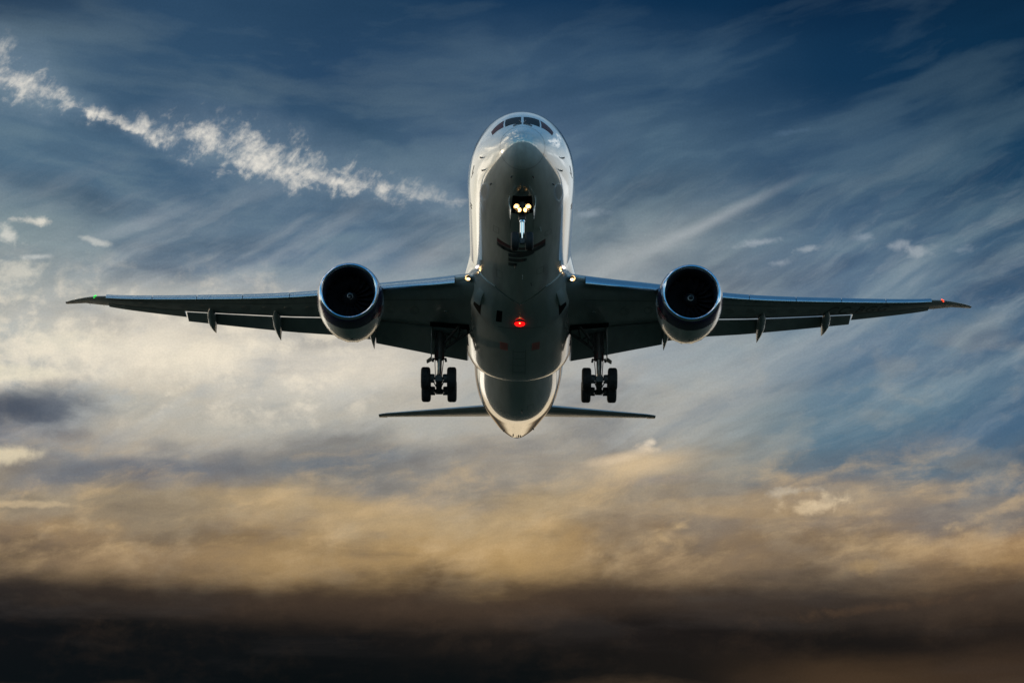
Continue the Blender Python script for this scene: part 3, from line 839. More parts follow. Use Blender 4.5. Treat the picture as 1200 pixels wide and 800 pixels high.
def mk_wing(sg):
    mb = MB()
    xs = [2.0, 2.9, 4, 5.5, 7, 8, 9, 10, 11, 12.5, 14, 16, 18, 19.5, 20.75]
    mb.loft([[mir(p, sg) for p in wing_section(x, False)] for x in xs])
    xs2 = [20.75, 22.5, 24, 25.2, 26.0]
    mb.loft([[mir(p, sg) for p in wing_section(x, False)] for x in xs2], cap0=False)
    xs3 = [26.0, 26.6, 27.2, 27.7, 28.2, 28.6, 28.95, 29.2]
    mb.loft([[mir(p, sg) for p in wing_section(x, True)] for x in xs3])
    w = mb.build('wing', 'grey_paint', PLANE, angle=40)

    # slats, extended forward and down
    prof = [(0.62, 0.26), (0.50, 0.22), (0.33, 0.10), (0.16, -0.09), (0.04, -0.27), (0.0, -0.38), (0.02, -0.46), (0.08, -0.50), (0.12, -0.48), (0.13, -0.36), (0.22, -0.18), (0.40, 0.05), (0.61, 0.23)]
    for a, b in ((3.75, 8.75), (10.75, 13.7), (13.74, 16.7), (16.74, 19.7), (19.74, 22.7), (22.74, 25.9)):
        rings = []
        for i in range(7):
            x = a + (b - a) * i / 6
            k = lerp_table([(3.7, .92), (8.8, 0.76), (12, 0.66), (16, .60), (20, .55), (26, .44)])(x)
            rings.append([mir((x, LEs(x) - 0.42 * k + ds * k, LEz(x) + 0.03 + dz_ * k), sg) for ds, dz_ in prof])
        m_ = MB(); m_.loft(rings); m_.build('slat', 'slat_metal', w, angle=38)

    # flaps: nose (station, height) and trailing edge per span
    def flap(name, x0, x1, gap, drop, ext, thick=0.19, n=10, parent=w):
        rings = []
        for i in range(n + 1):
            x = x0 + (x1 - x0) * i / n
            p = wing_pt(x, CL, True); ch = TEs(x) - LEs(x)
            d0 = gap(x); a0 = Vector((x, p.y + d0[0], p.z - d0[1]))
            L = (TEs(x) + ext) - a0.y
            dr = drop(x)
            a1 = Vector((x, a0.y + L, a0.z - dr))
            up = Vector((0, dr, L)).normalized()
            t = thick * (ch / 8.0) ** 0.6
            ring = []
            for c, hh in ((0.0, 0.10), (0.02, 0.45), (0.08, 0.85), (0.2, 1.1), (0.45, .85), (0.75, .4), (1.0, 0.06)):
                ring.append(a0.lerp(a1, c) + up * (t * hh))
            for c, hh in ((1.0, 0.0), (0.75, 0.0), (0.45, 0.0), (0.2, 0.02), (0.08, 0.03), (0.02, 0.05)):
                ring.append(a0.lerp(a1, c) - up * (t * 0.05 - t * hh * 0.2))
            rings.append([mir(q, sg) for q in ring])
        m_ = MB(); m_.loft(rings); return m_.build(name, 'grey_paint', parent, angle=40)

    flap('flap', 3.15, 8.75, lambda x: (0.08, 0.04), lambda x: 0.80 - 0.03 * (x - 3), 0.15, thick=0.30)
    p = wing_pt(3.13, CL, True); m_ = MB(); m_.loft([[mir(v, sg) for v in ((x_, p.y + .2, p.z - .02), (x_, p.y + 1.4, p.z - .30), (x_, 33.75, -2.28), (x_, 33.55, -2.62), (x_, 32.9, -2.38))] for x_ in (3.10, 3.14)]); m_.build('flap_fence', 'grey_paint', w, angle=30)
    flap('flaperon', 8.8, 10.6, lambda x: (0.10, 0.05), lambda x: 0.45, 0.10)
    flap('flap', 10.65, 20.72, lambda x: (0.16, 0.055 - 0.002 * (x - 10)), lambda x: lerp_table([(10, .40), (20.7, .20)])(x), 0.15)
    flap('aileron', 20.84, 25.99, lambda x: (0.02, 0.015), lambda x: -0.02, 0.05, thick=0.20)

    # flap track fairings
    for x, te_ext, zt in ((8.92, 1.5, -1.56), (14.84, 1.55, -0.50), (19.05, 1.5, 0.40)):
        s_a = LEs(x) + (TEs(x) - LEs(x)) * 0.44; s_b = TEs(x) + te_ext
        za = wing_low(x, s_a) - 0.02; rings = []
        for i in range(17):
            u = i / 16; s = s_a + (s_b - s_a) * u
            wl = wing_low(x, min(s, LEs(x) + (TEs(x) - LEs(x)) * CL))
            ztop = za * (1 - u) + zt * u if u < 0 else (wl + 0.05 if u < 0.45 else (wl + 0.05) * (1 - (u - .45) / .55) + zt * ((u - .45) / .55))
            dn = max(0.0, (u - 0.42) / 0.58)
            dep = 0.80 * (min(1.0, u / 0.38) ** 0.7 if u > 0 else 0.0) * (1 - dn ** 1.25) + 0.012
            wd = 0.255 * (min(1.0, u / 0.2) ** 0.6 if u > 0 else 0.05) * (1 - dn ** 1.15) + 0.010
            ring = []
            for k in range(16):
                t = 2 * math.pi * k / 16
                zz = math.sin(t)
                ring.append(mir((x + wd * math.cos(t), s, ztop - dep / 2 + dep / 2 * zz), sg))
            rings.append(ring)
        m_ = MB(); m_.loft(rings); m_.build('flap_track_fairing', 'grey_paint', w, angle=50)

    # navigation light at the start of the raked tip
    m_ = MB()
    p = wing_pt(26.75, 0.0, True)
    m_.loft([[mir((p.x + dx_, p.y + dy_ + 0.35 * u, p.z + 0.06 * math.sin(t) * u + 0.01), sg) for dx_, dy_, u, t in [((0.22 * k / 5 - 0.11), (0.22 * k / 5 - 0.11) * 1.2 - 0.10, 0, 0) for k in range(6)]],
             [mir((p.x + (0.22 * k / 5 - 0.11), p.y + (0.22 * k / 5 - 0.11) * 1.2 + 0.06, p.z + 0.06), sg) for k in range(6)],
             [mir((p.x + (0.22 * k / 5 - 0.11), p.y + (0.22 * k / 5 - 0.11) * 1.2 + 0.10, p.z - 0.05), sg) for k in range(6)]])
    m_.build('navigation_light', 'nav_red' if sg > 0 else 'nav_green', w, label='red wing tip light' if sg > 0 else 'green wing tip light')
    # landing light in the wing root
    p = wing_pt(2.93, 0.0, True); p.z -= 0.11
    lamp(Vector((sg * p.x, p.y - 0.05, p.z + 0.03)), 0.15, 12, 'lamp_root', w, 0.42, 9 * sg)
    # housing that carries it (root glove)
    rings = []
    for i in range(9):
        x = 2.5 + 1.2 * i / 8
        ring = []
        for k in range(14):
            t = math.pi * (0.5 + k / 13)
            ring.append(mir((x, LEs(x) + 0.9 + 1.10 * math.cos(t), LEz(x) + 0.02 + 0.26 * math.sin(t)), sg))
        rings.append(ring)
    m_ = MB(); m_.loft(rings); m_.build('root_glove', 'fairing_paint', w, angle=50)
    # small light on the fuselage shoulder just ahead of the wing
    # flat black sheet painting the shaded recess around the gear leg
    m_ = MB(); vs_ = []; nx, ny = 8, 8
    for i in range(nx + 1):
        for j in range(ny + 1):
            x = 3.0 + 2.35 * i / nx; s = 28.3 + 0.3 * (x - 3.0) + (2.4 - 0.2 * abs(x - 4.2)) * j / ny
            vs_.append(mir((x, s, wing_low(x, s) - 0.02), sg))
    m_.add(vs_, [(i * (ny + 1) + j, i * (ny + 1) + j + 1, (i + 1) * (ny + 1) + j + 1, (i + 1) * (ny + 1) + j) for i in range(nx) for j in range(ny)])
    m_.build('gear_bay_shade', 'opening_shade', w)
    m_ = MB(); p = (4.35 * sg, 26.0, wing_low(4.35, 26.0) - 0.015); m_.lathe(p, [(0.02, 0.10), (-0.01, 0.10), (-0.02, 0.08)], axis='z', n=14, caps=True); m_.build('fuel_cap', 'chrome', w)
    # oval tank access panels along the underside
    for k in range(13):
        x = 6.2 + 1.45 * k if k < 2 else 8.6 + 1.35 * (k - 1)
        if abs(x - 9.78) < 0.9 or x > 25: continue
        cm = 0.36; vs_ = []; s_c = LEs(x) + (TEs(x) - LEs(x)) * cm; wd = 0.62 * (TEs(x) - LEs(x)) / 8 + 0.12
        for q in range(20):
            t = 2 * math.pi * q / 20; xx = x + 0.30 * math.cos(t); s_ = s_c + 0.66 * 0.30 * math.cos(t) + wd * math.sin(t)
            vs_.append(mir((xx, s_, wing_low(xx, s_) - 0.006), sg))
        vs_ += [(v[0], v[1], v[2] + 0.03) for v in vs_]
        m_ = MB(); m_.add(vs_, [tuple(range(20))] + [(q, (q + 1) % 20, 20 + (q + 1) % 20, 20 + q) for q in range(20)]); m_.build('access_panel', 'panel_grey', w)
    for c_ in (0.16, 0.62):
        m_ = MB(); a_, b_ = [], []
        for q in range(40):
            x = 3.8 + 21.8 * q / 39
            if c_ > .5 and x < 5.8: continue
            for l_, dc in ((a_, 0), (b_, 0.05 / (TEs(x) - LEs(x)))):
                v = wing_pt(x, c_ + dc, True); l_.append(mir((v.x, v.y, v.z - 0.005), sg))
        m_.loft([a_, b_], False, False, closed=False); m_.build('skin_joint', 'seam', w)
    # static wicks
    for x in (21.5, 22.6, 23.7, 24.8, 26.4, 27.4):
        m_ = MB(); s = TEs(x); z = TEz(x) + 0.0
        m_.tube(mir((x, s - 0.02, z), sg), mir((x, s + 0.28, z - 0.01), sg), 0.012, 0.006, 6); m_.build('static_wick', 'marking_dark', w)
    return w


wing_r = mk_wing(1)
wing_l = mk_wing(-1)

# registration under the wing on the right of the picture
tcu = bpy.data.curves.new('registration', 'FONT'); tcu.body = 'CC-BGG'; tcu.size = 1.0; tcu.shear = 0.35; tcu.space_character = 1.15; tcu.offset = 0.012
tob = bpy.data.objects.new('tmp_text', tcu); COL.objects.link(tob)
bpy.context.view_layer.update()
tme = bpy.data.meshes.new_from_object(tob)
bpy.data.objects.remove(tob)
bm = bmesh.new(); bm.from_mesh(tme)
bmesh.ops.triangulate(bm, faces=bm.faces)
for _ in range(2): bmesh.ops.subdivide_edges(bm, edges=[e for e in bm.edges if e.calc_length() > 0.08], cuts=1)
xs_ = [v.co.x for v in bm.verts]; ys_ = [v.co.y for v in bm.verts]
x0, x1, y0, y1 = min(xs_), max(xs_), min(ys_), max(ys_)
for v in bm.verts:
    u = (v.co.x - x0) / (x1 - x0); t = (v.co.y - y0) / (y1 - y0)
    x = 19.0 + 4.1 * u
    c = 0.60 - 0.40 * t
    s = LEs(x) + (TEs(x) - LEs(x)) * c
    v.co = Vector((x, s, wing_pt(x, c, True).z - 0.010))
bm.normal_update()
if sum(f_.normal.z for f_ in bm.faces) > 0: bmesh.ops.reverse_faces(bm, faces=bm.faces)
bm.to_mesh(tme); bm.free()
tme.materials.clear(); tme.materials.append(MATS['marking_dark'])
reg = bpy.data.objects.new('registration_marking', tme); COL.objects.link(reg); reg.parent = wing_r


# ------------------------------------------------------------------ engines
def mk_engine(sg):
    cx = 9.78 * sg; c = Vector((cx, 21.5, -2.24))
    root = MB()
    outer = [(1.5, 1.902), (2.0, 1.912), (2.6, 1.90), (3.2, 1.85), (3.8, 1.765), (4.3, 1.67), (4.65, 1.59)]
    root.lathe(c, [(1.25, 1.893)] + outer, n=96)
    # serrated fan nozzle edge
    n = 96; rA, rB, rC = [], [], []
    for k in range(n):
        t = 2 * math.pi * k / n; tooth = 0.22 * (1 - abs(((k % 6) / 3) - 1))
        rA.append((cx + 1.59 * math.cos(t), c.y + 4.65, c.z + 1.59 * math.sin(t)))
        rB.append((cx + 1.56 * math.cos(t), c.y + 4.66 + tooth, c.z + 1.56 * math.sin(t)))
        rC.append((cx + 1.53 * math.cos(t), c.y + 4.64, c.z + 1.53 * math.sin(t)))
    root.loft([rA, rB, rC], False, False)
    root.lathe(c, [(4.64, 1.53), (4.0, 1.50), (3.4, 1.45)], n=96, mi=1)
    e = root.build('engine', ['cowl_lit_paint', 'opening_shade'], PLANE, angle=40)
    m_ = MB(); m_.lathe(c, [(0.10, 1.715), (0.17, 1.75), (0.28, 1.785), (0.5, 1.825), (0.9, 1.87), (1.25, 1.893)], n=96); m_.build('inlet_cowl', 'indigo_paint', e)
    m_ = MB(); m_.lathe(c, [(0.10, 1.482), (0.06, 1.502), (0.02, 1.54), (0.0, 1.59), (0.015, 1.64), (0.05, 1.68), (0.10, 1.715)], n=96); m_.build('inlet_lip', 'lip_metal', e)
    m_ = MB(); m_.lathe(c, [(0.10, 1.482), (0.16, 1.462), (0.28, 1.44), (0.45, 1.425), (0.7, 1.415), (1.2, 1.42), (1.9, 1.43)], n=96); m_.build('inlet_duct', 'liner', e)
    # fan
    m_ = MB()
    for k in range(20):
        a = 2 * math.pi * k / 20; rows = []
        for i in range(8):
            u = i / 7; r = 0.45 + 0.965 * u; tw = R(25 + 38 * u); chd = 0.16 + 0.16 * math.sin(math.pi * min(1, u + 0.15)); sw = 0.10 * math.sin(u * math.pi) - 0.02 * u
            ring = []
            for q in (-1, 0, 1):
                da = (q * chd * math.sin(tw)) / max(r, .3); ds = q * chd * math.cos(tw) - sw
                ring.append((cx + r * math.cos(a + da), c.y + 1.45 + ds, c.z + r * math.sin(a + da)))
            rows.append(ring)
        m_.loft(rows, False, False, closed=False)
    m_.lathe(c, [(1.75, 0.05), (1.75, 1.42)], n=48, mi=1)
    m_.build('fan', ['fan_blade', 'opening_shade'], e, fix=False)
    m_ = MB(); m_.lathe(c, [(0.85, 0.005), (0.88, 0.07), (0.95, 0.15), (1.1, 0.27), (1.3, 0.39), (1.5, 0.46)], n=40)
    def spin(ds):
        return lerp_table([(0.85, 0.005), (0.88, 0.07), (0.95, 0.15), (1.1, 0.27), (1.3, 0.39), (1.5, 0.46)])(ds)
    pa, pb = [], []
    for k in range(31):
        u = k / 30; a = 2 * math.pi * (0.15 + 1.1 * u) * sg; ds = 0.87 + 0.12 * u; r = spin(ds) + 0.01; wd = 0.008 + 0.022 * math.sin(math.pi * u)
        ds2 = ds + wd; r2 = spin(ds2) + 0.01
        pa.append((cx + r * math.cos(a), c.y + ds - 0.005, c.z + r * math.sin(a))); pb.append((cx + r2 * math.cos(a), c.y + ds2 - 0.005, c.z + r2 * math.sin(a)))
    m_.loft([pa, pb], False, False, closed=False, mi=1)
    m_.build('spinner', ['spinner_black', 'spiral_white'], e)
    m_ = MB(); m_.lathe(c, [(3.0, 1.10), (4.2, 1.08), (5.2, 0.90), (6.1, 0.66), (6.12, 0.62), (5.6, 0.60)], n=48); m_.lathe(c, [(5.6, 0.40), (6.2, 0.36), (6.9, 0.12), (7.0, 0.01)], n=32)
    m_.build('core_nozzle', 'hot_metal', e)
    # pylon
    rings = []
    for s, zb, zt, w in ((23.0, -0.55, -0.38, .05), (23.6, -0.62, -0.18, .22), (24.6, -0.75, -0.16, .29), (25.8, -0.85, -0.30, .30), (26.6, -0.95, -0.42, .30), (28.5, -1.1, -0.55, .28), (30.0, -0.9, -0.6, .10)):
        rings.append([(cx + w * math.cos(t), s, (zb + zt) / 2 + (zt - zb) / 2 * math.sin(t)) for t in [2 * math.pi * k / 14 for k in range(14)]])
    m_ = MB(); m_.loft(rings); m_.build('pylon', 'white_paint', e, angle=50)
    # strake on the inboard shoulder
    ang = R(27); m_ = MB()
    def P(s, r, da=0): return (cx - sg * r * math.cos(ang + da), c.y + s, c.z + r * math.sin(ang + da))
    m_.loft([[P(1.7, 1.86, -.02), P(3.1, 1.82, -.02), P(3.1, 1.82, .02), P(1.7, 1.86, .02)], [P(2.4, 2.10, -.02), P(3.05, 2.10, -.02), P(3.05, 2.10, .02), P(2.4, 2.10, .02)]])
    m_.build('strake', 'marking_dark', e)
    # latches and small marks on the cowl underside
    m_ = MB()
    for s, a in ((2.2, -100), (2.2, -80), (2.9, -95), (3.2, -88), (1.9, -60), (1.9, -125)):
        r = 1.885 if s < 2.8 else 1.85; a = R(a)
        p = Vector((cx + r * math.cos(a), c.y + s, c.z + r * math.sin(a)))
        m_.box(p, (0.10, 0.22, 0.03), Matrix.Rotation(a + math.pi / 2, 3, 'Y').inverted())
    for a in (-150, -30):
        a = R(a)
        m_.path([(cx + 1.885 * math.cos(a), c.y + 2.0, c.z + 1.885 * math.sin(a)), (cx + 1.87 * math.cos(a), c.y + 2.75, c.z + 1.87 * math.sin(a))], 0.022, 6)
    m_.build('cowl_latch', 'seam', e)
    if sg > -2:
        m_ = MB(); rows = []
        for i in range(9):
            u = i / 8; row = []
            for j in range(7):
                v = j / 6; a = R(180 + (18 if True else 0) + 26 * v - 14 * u) if sg > 0 else R(-18 - 26 * v + 14 * u); s = 1.0 + 0.95 * u; r = (1.893 if s < 1.2 else 1.908) + 0.004
                row.append((cx + r * math.cos(a), c.y + s, c.z + r * math.sin(a)))
            rows.append(row)
        m_.loft(rows, False, False, closed=False); m_.build('cowl_stripe', 'coral_paint', e)
    return e


mk_engine(1)
mk_engine(-1)


# ------------------------------------------------------------------ landing gear
def wheel_mesh(m_, c, R_, W, mi_t=0, mi_r=1):
    h = W / 2
    m_.lathe(c, [(-h * 0.72, R_ * 0.50), (-h * 0.92, R_ * 0.62), (-h, R_ * 0.78), (-h * 0.9, R_ * 0.91), (-h * 0.66, R_ * 0.985), (-h * 0.52, R_), (-h * .5, R_ * .985), (-h * .46, R_ * .985), (-h * .44, R_), (-h * .05, R_), (-h * .03, R_ * .985), (h * .03, R_ * .985), (h * .05, R_), (h * .44, R_), (h * .46, R_ * .985), (h * .5, R_ * .985), (h * 0.52, R_), (h * 0.66, R_ * 0.985), (h * 0.9, R_ * 0.91), (h, R_ * 0.78), (h * 0.92, R_ * 0.62), (h * 0.72, R_ * 0.50)], axis='x', n=40, mi=mi_t)
    m_.lathe(c, [(-h * 0.72, R_ * 0.50), (-h * 0.5, R_ * 0.45), (-h * 0.45, R_ * 0.2), (-h * 0.75, R_ * 0.16), (-h * 0.78, 0.01)], axis='x', n=32, mi=mi_r)
    m_.lathe(c, [(h * 0.72, R_ * 0.50), (h * 0.5, R_ * 0.45), (h * 0.45, R_ * 0.2), (h * 0.75, R_ * 0.16), (h * 0.78, 0.01)], axis='x', n=32, mi=mi_r)


def mk_main(sg):
    X = 4.82 * sg
    top = Vector((X - 0.05 * sg, 30.6, -1.35)); knee = Vector((X - .02 * sg, 30.95, -3.25)); axle = Vector((X, 31.2, -4.83))
    mb = MB()
    mb.tube(top, knee, 0.31, 0.29, 24); mb.tube(top + Vector((-.3 * sg, -.1, 0)), knee + Vector((-.28 * sg, -.1, .5)), 0.09, n=12); mb.tube(top + Vector((.28 * sg, -.15, 0)), knee + Vector((.22 * sg, -.15, .2)), 0.07, n=12)
    mb.tube(knee + Vector((0, 0, 0.12)), knee - Vector((0, 0, 0.14)), 0.31, 0.30, 24)
    mb.box(knee + Vector((0, -.05, 0.45)), (0.72, 0.3, 0.20))
    mb.tube(top + Vector((-0.55, 0, .1)), top + Vector((0.55, 0, .1)), 0.2, n=16)
    mb.tube(knee + Vector((-0.36, .0, -.05)), knee + Vector((-0.40, .0, -.28)), 0.07, n=10)
    mb.tube(knee + Vector((0.36, .0, -.05)), knee + Vector((0.40, .0, -.28)), 0.07, n=10)
    g = mb.build('main_gear', 'gear_paint', PLANE, angle=40)
    m_ = MB(); m_.tube(knee, axle + Vector((0, 0, .1)), 0.15, n=20); m_.build('oleo_piston', 'steel', g)
    m_ = MB()
    m_.path([knee + Vector((0, .28, -0.05)), knee + Vector((0, .78, -0.72)), axle + Vector((0, .35, .22))], 0.075, 10)
    m_.path([knee + Vector((0.12, -.25, 0.0)), knee + Vector((0.1, -.48, -0.75)), axle + Vector((0, -.25, .2))], 0.055, 10)
    m_.build('torque_link', 'gear_paint', g)
    m_ = MB(); m_.path([knee + Vector((.2, -.22, .4)), knee + Vector((.24, -.26, -.4)), axle + Vector((.16, -.3, .35))], 0.028, 8)
    m_.path([knee + Vector((-.2, -.22, .2)), knee + Vector((-.26, -.3, -.45)), axle + Vector((-.2, -.4, .25))], 0.024, 8)
    m_.path([knee + Vector((-.1, -.3, 1.0)), knee + Vector((-.1, -.32, -.1))], 0.03, 8)
    m_.build('brake_hose', 'hydraulic_red', g)
    # side and drag braces into the fairing
    m_ = MB()
    j0 = knee + Vector((-.12 * sg, 0, 0.42))
    w0 = Vector((2.75 * sg, 30.0, -1.75)); w1 = Vector((3.45 * sg, 28.9, -1.75))
    m_.tube(j0, w0, 0.095, n=12); m_.tube(j0 + Vector((0, 0, .25)), w1, 0.085, n=12)
    mid = j0.lerp(w0, 0.5); m_.tube(mid, top + Vector((-.1 * sg, 0, -0.3)), 0.055, n=10); m_.tube(mid, mid.lerp(w1, .6), 0.05, n=10)
    m_.tube(top + Vector((-.2 * sg, 0, 0)), Vector((2.7 * sg, 30.0, -1.5)), 0.11, n=12)
    m_.tube(j0.lerp(w0, .25), j0.lerp(w1, .45), 0.045, n=8)
    m_.build('side_brace', 'gear_paint', g)
    # leg door, outboard
    m_ = MB(); xd = X + 0.42 * sg
    m_.loft([[(xd, 30.1, -1.30), (xd + .05 * sg, 30.1, -1.30), (xd + .05 * sg, 31.5, -1.2), (xd, 31.5, -1.2)], [(xd + .02 * sg, 30.2, -2.6), (xd + .07 * sg, 30.2, -2.6), (xd + .07 * sg, 31.6, -2.6), (xd + .02 * sg, 31.6, -2.6)],
             [(xd + .02 * sg, 30.5, -3.35), (xd + .07 * sg, 30.5, -3.35), (xd + .07 * sg, 31.5, -3.30), (xd + .02 * sg, 31.5, -3.30)], [(xd + .30 * sg, 30.7, -3.52), (xd + .34 * sg, 30.7, -3.50), (xd + .34 * sg, 31.4, -3.48), (xd + .30 * sg, 31.4, -3.50)]])
    m_.build('gear_door', 'grey_paint', g, angle=30)
    # truck
    fr = Vector((X, 30.47, -4.72)); rr = Vector((X, 31.93, -5.06))
    m_ = MB(); m_.tube(fr, rr, 0.16, n=16); m_.box((fr + rr) / 2 + Vector((0, 0, .08)), (0.36, .5, .42)); m_.tube(fr - Vector((.7, 0, 0)), fr + Vector((.7, 0, 0)), 0.095, n=12); m_.tube(rr - Vector((.7, 0, 0)), rr + Vector((.7, 0, 0)), 0.095, n=12)
    for p in (fr, rr):
        for q in (-1, 1):
            m_.tube(p + Vector((q * .30, 0, 0)), p + Vector((q * .52, 0, 0)), 0.27, n=20)
            for k in range(7):
                a = 2 * math.pi * k / 7
                m_.tube(p + Vector((q * .24, .2 * math.cos(a), .2 * math.sin(a))), p + Vector((q * .34, .2 * math.cos(a), .2 * math.sin(a))), 0.05, n=8)
            m_.tube(p + Vector((q * .28, 0, -.26)), (fr + rr) / 2 + Vector((q * .12, 0, -.2)), 0.035, n=8)
    for k in range(3):
        m_.path([fr + Vector((.1 * (k - 1), -.1, .22)), (fr + rr) / 2 + Vector((.22 * (k - 1), 0, .36)), rr + Vector((.1 * (k - 1), .1, .24))], 0.03, 8)
    m_.box(fr + Vector((0, -.12, -.05)), (.42, .2, .34)); m_.box(rr + Vector((0, .1, -.02)), (.40, .2, .30))
    m_.build('truck_beam', 'gear_paint', g, angle=40)
    for p in (fr, rr):
        for q in (-1, 1):
            m_ = MB(); wheel_mesh(m_, p + Vector((q * 0.78, 0, 0)), 0.685, 0.56); m_.build('wheel', ['tyre', 'steel'], g, angle=30)
    return g


mk_main(1)
mk_main(-1)


def mk_nose():
    ax = Vector((0.02, 5.45, -4.93)); up = Vector((0.02, 5.05, -2.75)); col = Vector((0.02, 5.27, -3.75))
    mb = MB(); mb.tube(up, col, 0.17, 0.155, 20); mb.tube(col + Vector((0, 0, .14)), col - Vector((0, 0, .10)), 0.20, n=20)
    mb.box(col + Vector((0, -.03, .36)), (0.62, .24, .22)); mb.tube(up + Vector((-.55, 0, .02)), up + Vector((.55, 0, .02)), 0.1, n=12)
    g = mb.build('nose_gear', 'gear_paint', PLANE, angle=40)
    m_ = MB(); m_.tube(ax - Vector((.4, 0, 0)), ax + Vector((.4, 0, 0)), 0.085, n=12); m_.box(ax, (0.26, .24, .28)); m_.build('axle', 'gear_paint', g)
    m_ = MB(); m_.tube(col, ax + Vector((0, 0, .1)), 0.115, n=20); m_.tube(col - Vector((0, 0, .06)), col - Vector((0, 0, .22)), 0.145, n=20); m_.build('oleo_piston', 'chrome', g)
    m_ = MB(); m_.path([col + Vector((0, .2, 0)), col + Vector((0, .55, -.55)), ax + Vector((0, .2, .12))], 0.055, 10); m_.build('torque_link', 'gear_paint', g)
    m_ = MB(); m_.path([up + Vector((-.3, 1.6, .1)), col + Vector((-.1, 0, .4))], 0.06, 10); m_.path([up + Vector((.3, 1.6, .1)), col + Vector((.1, 0, .4))], 0.06, 10); m_.build('drag_brace', 'gear_paint', g)
    for q in (-1, 1):
        m_ = MB(); m_.tube(col + Vector((q * .1, -.18, .30)), col + Vector((q * .36, -.22, .30)), 0.07, n=12); m_.lathe(col + Vector((q * .27, -.30, .30)), [(0, 0.085), (-.05, 0.075), (-.06, 0.01)], n=16, mi=1)
        m_.build('steering_actuator', ['gear_paint', 'chrome'], g)
    for q in (-1, 1):
        m_ = MB(); wheel_mesh(m_, ax + Vector((q * .37, 0, 0)), 0.485, 0.40); m_.build('wheel', ['tyre', 'steel'], g, angle=30)
    # four lamps on the upper leg
    for q in (-1, 1):
        for dx_, dz_, r_ in ((0.30, 0.50, 0.135), (0.165, 0.335, 0.115)):
            lamp(Vector((0.02 + q * dx_, 4.98, col.z + dz_ + .01)), r_, 19, 'lamp_warm', g, 0.62)
    m_ = MB(); m_.box((0.02, 4.98, col.z + .44), (0.8, .06, .08)); m_.box((0.02, 4.98, col.z + .62), (0.95, .08, .05)); m_.build('lamp_bracket', 'gear_paint', g)
    # doors
    for q in (-1, 1):
        rings = []
        for i in range(9):
            u = i / 8; s = 4.35 + 1.5 * u
            z0 = -2.88; ring = []
            for k in range(6):
                v = k / 5; x = 0.66 + 0.05 * math.sin(v * math.pi) + 0.01; z = z0 - v * (0.78 - 0.1 * (u - .5) ** 2)
                ring.append((q * (x - .08 * v * v) + .02, s, z))
            for k in range(5, -1, -1):
                v = k / 5; x = 0.66 + 0.05 * math.sin(v * math.pi) - 0.03; z = z0 - v * (0.78 - 0.1 * (u - .5) ** 2)
                ring.append((q * (x - .08 * v * v) + .02, s, z))
            rings.append(ring)
        m_ = MB(); m_.loft(rings); m_.build('gear_door', 'white_paint', g, angle=30)
    m_ = MB(); skin_patch(m_, [(4.25, -12.4), (4.25, 13.0), (6.7, 13.0), (6.7, -12.4)], 0.008, 8, 8); m_.build('gear_well_shade', 'opening_shade', g)  # flat plate painting the shade of the nose wheel bay
    m_ = MB(); skin_patch(m_, [(6.75, -12.4), (6.75, 13.0), (6.79, 13.0), (6.79, -12.4)], 0.004, 2, 8); skin_patch(m_, [(6.75, -12.6), (6.75, -12.2), (9.2, -12.0), (9.2, -12.4)], 0.004, 8, 2); skin_patch(m_, [(6.75, 12.6), (6.75, 13.0), (9.2, 12.8), (9.2, 12.4)], 0.004, 8, 2)
    m_.build('door_joint', 'seam', g)
    return g


mk_nose()

# shoulder lights just ahead of the wing roots
for sgn in (-1, 1):
    p = fpt(19.0, sgn * 57.0, 0.05)
    m_ = MB(); m_.lathe(p, [(0.06, 0.075), (-0.02, 0.07), (-0.05, 0.045), (-0.06, 0.01)], n=16, caps=True)
    m_.build('runway_turnoff_light', 'lamp_small', fair)


# ------------------------------------------------------------------ tail
def surf_section(p0, p1, tc_, x, c0=0.0, c1=1.0, n=12, axis='z'):
    ch = (p1 - p0).length; pts = []
    nrm = Vector((0, -(p1 - p0).z, (p1 - p0).y)).normalized() if axis == 'z' else Vector((1, 0, 0))
    for i in range(n + 1):
        c = c1 - (c1 - c0) * (i / n); pts.append(p0.lerp(p1, c) + nrm * (yt(c) * tc_ * ch + 0.004))
    for i in range(n + 1):
        c = c0 + (c1 - c0) * (i / n); pts.append(p0.lerp(p1, c) - nrm * (yt(c) * tc_ * ch + 0.004))
    return pts


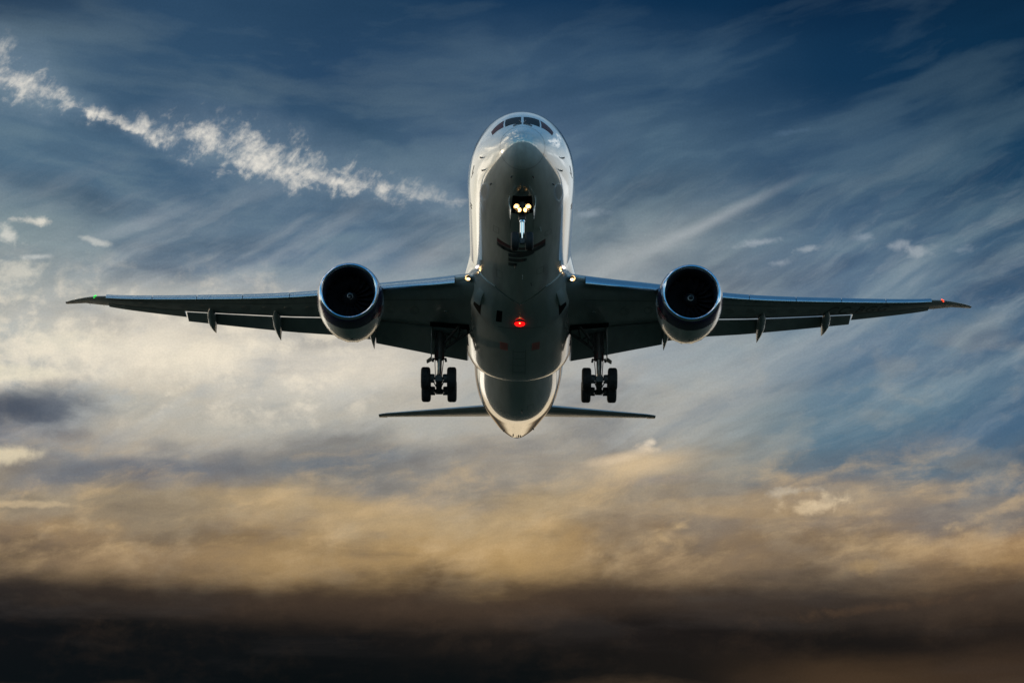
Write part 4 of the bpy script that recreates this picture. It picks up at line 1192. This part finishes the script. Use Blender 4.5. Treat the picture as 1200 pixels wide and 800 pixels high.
def mk_stab(sg):
    def LE_(x): return Vector((x, 52.75 + (x - 1.6) * 0.80 + (max(0, x - 9.2) ** 1.5) * 0.35, 0.10 + (x - 1.6) * 0.155))
    def TE_(x): return Vector((x, 58.3 + (x - 1.6) * 0.30, LE_(x).z + 0.75 - 0.073 * (x - 1.6)))
    mb = MB(); xs = [0.9, 1.8, 3, 4.5, 6, 7.5, 8.6, 9.2]
    mb.loft([[mir(p, sg) for p in surf_section(LE_(x), TE_(x), 0.09, x, 0, 0.70)] for x in xs])
    mb.loft([[mir(p, sg) for p in surf_section(LE_(x), TE_(x), 0.08, x, 0, 1.0)] for x in (9.2, 9.45, 9.65, 9.78)])
    h = mb.build('horizontal_stabilizer', 'grey_paint', PLANE, angle=40)
    rings = []
    for x in (1.75, 3, 4.5, 6, 7.5, 8.6, 9.17):
        a, b = LE_(x), TE_(x); hg = a.lerp(b, 0.71); ch = (b - a).length
        L = 0.29 * ch; ang = math.atan2((b - a).z, (b - a).y) + R(4.5)
        te = hg + Vector((0, L * math.cos(ang), L * math.sin(ang))); t = yt(.71) * 0.085 * ch
        nrm = Vector((0, -math.sin(ang), math.cos(ang)))
        rings.append([mir(q, sg) for q in (hg + nrm * t, hg.lerp(te, .5) + nrm * t * .55, te + nrm * .008, te - nrm * .008, hg.lerp(te, .5) - nrm * t * .5, hg - nrm * t)])
    m_ = MB(); m_.loft(rings); m_.build('elevator', 'white_paint', h, angle=40)


mk_stab(1)
mk_stab(-1)

mb = MB()
def FL(z): return Vector((0, 49.8 + (z - 2.6) * 0.86, z))
def FTR(z): return Vector((0, 59.2 + (z - 2.6) * 0.36, z))
mb.loft([surf_section(FL(z), FTR(z), 0.095, 0, 0, 0.70, axis='x') for z in (2.3, 4, 6, 8, 10, 11.2)])
fin = mb.build('tail_fin', 'indigo_paint', PLANE, angle=40)
mb = MB()
mb.loft([surf_section(FL(z), FTR(z), 0.09, 0, 0.71, 1.0, axis='x') for z in (2.7, 4, 6, 8, 10, 11.15)])
mb.build('rudder', 'indigo_paint', fin, angle=40)
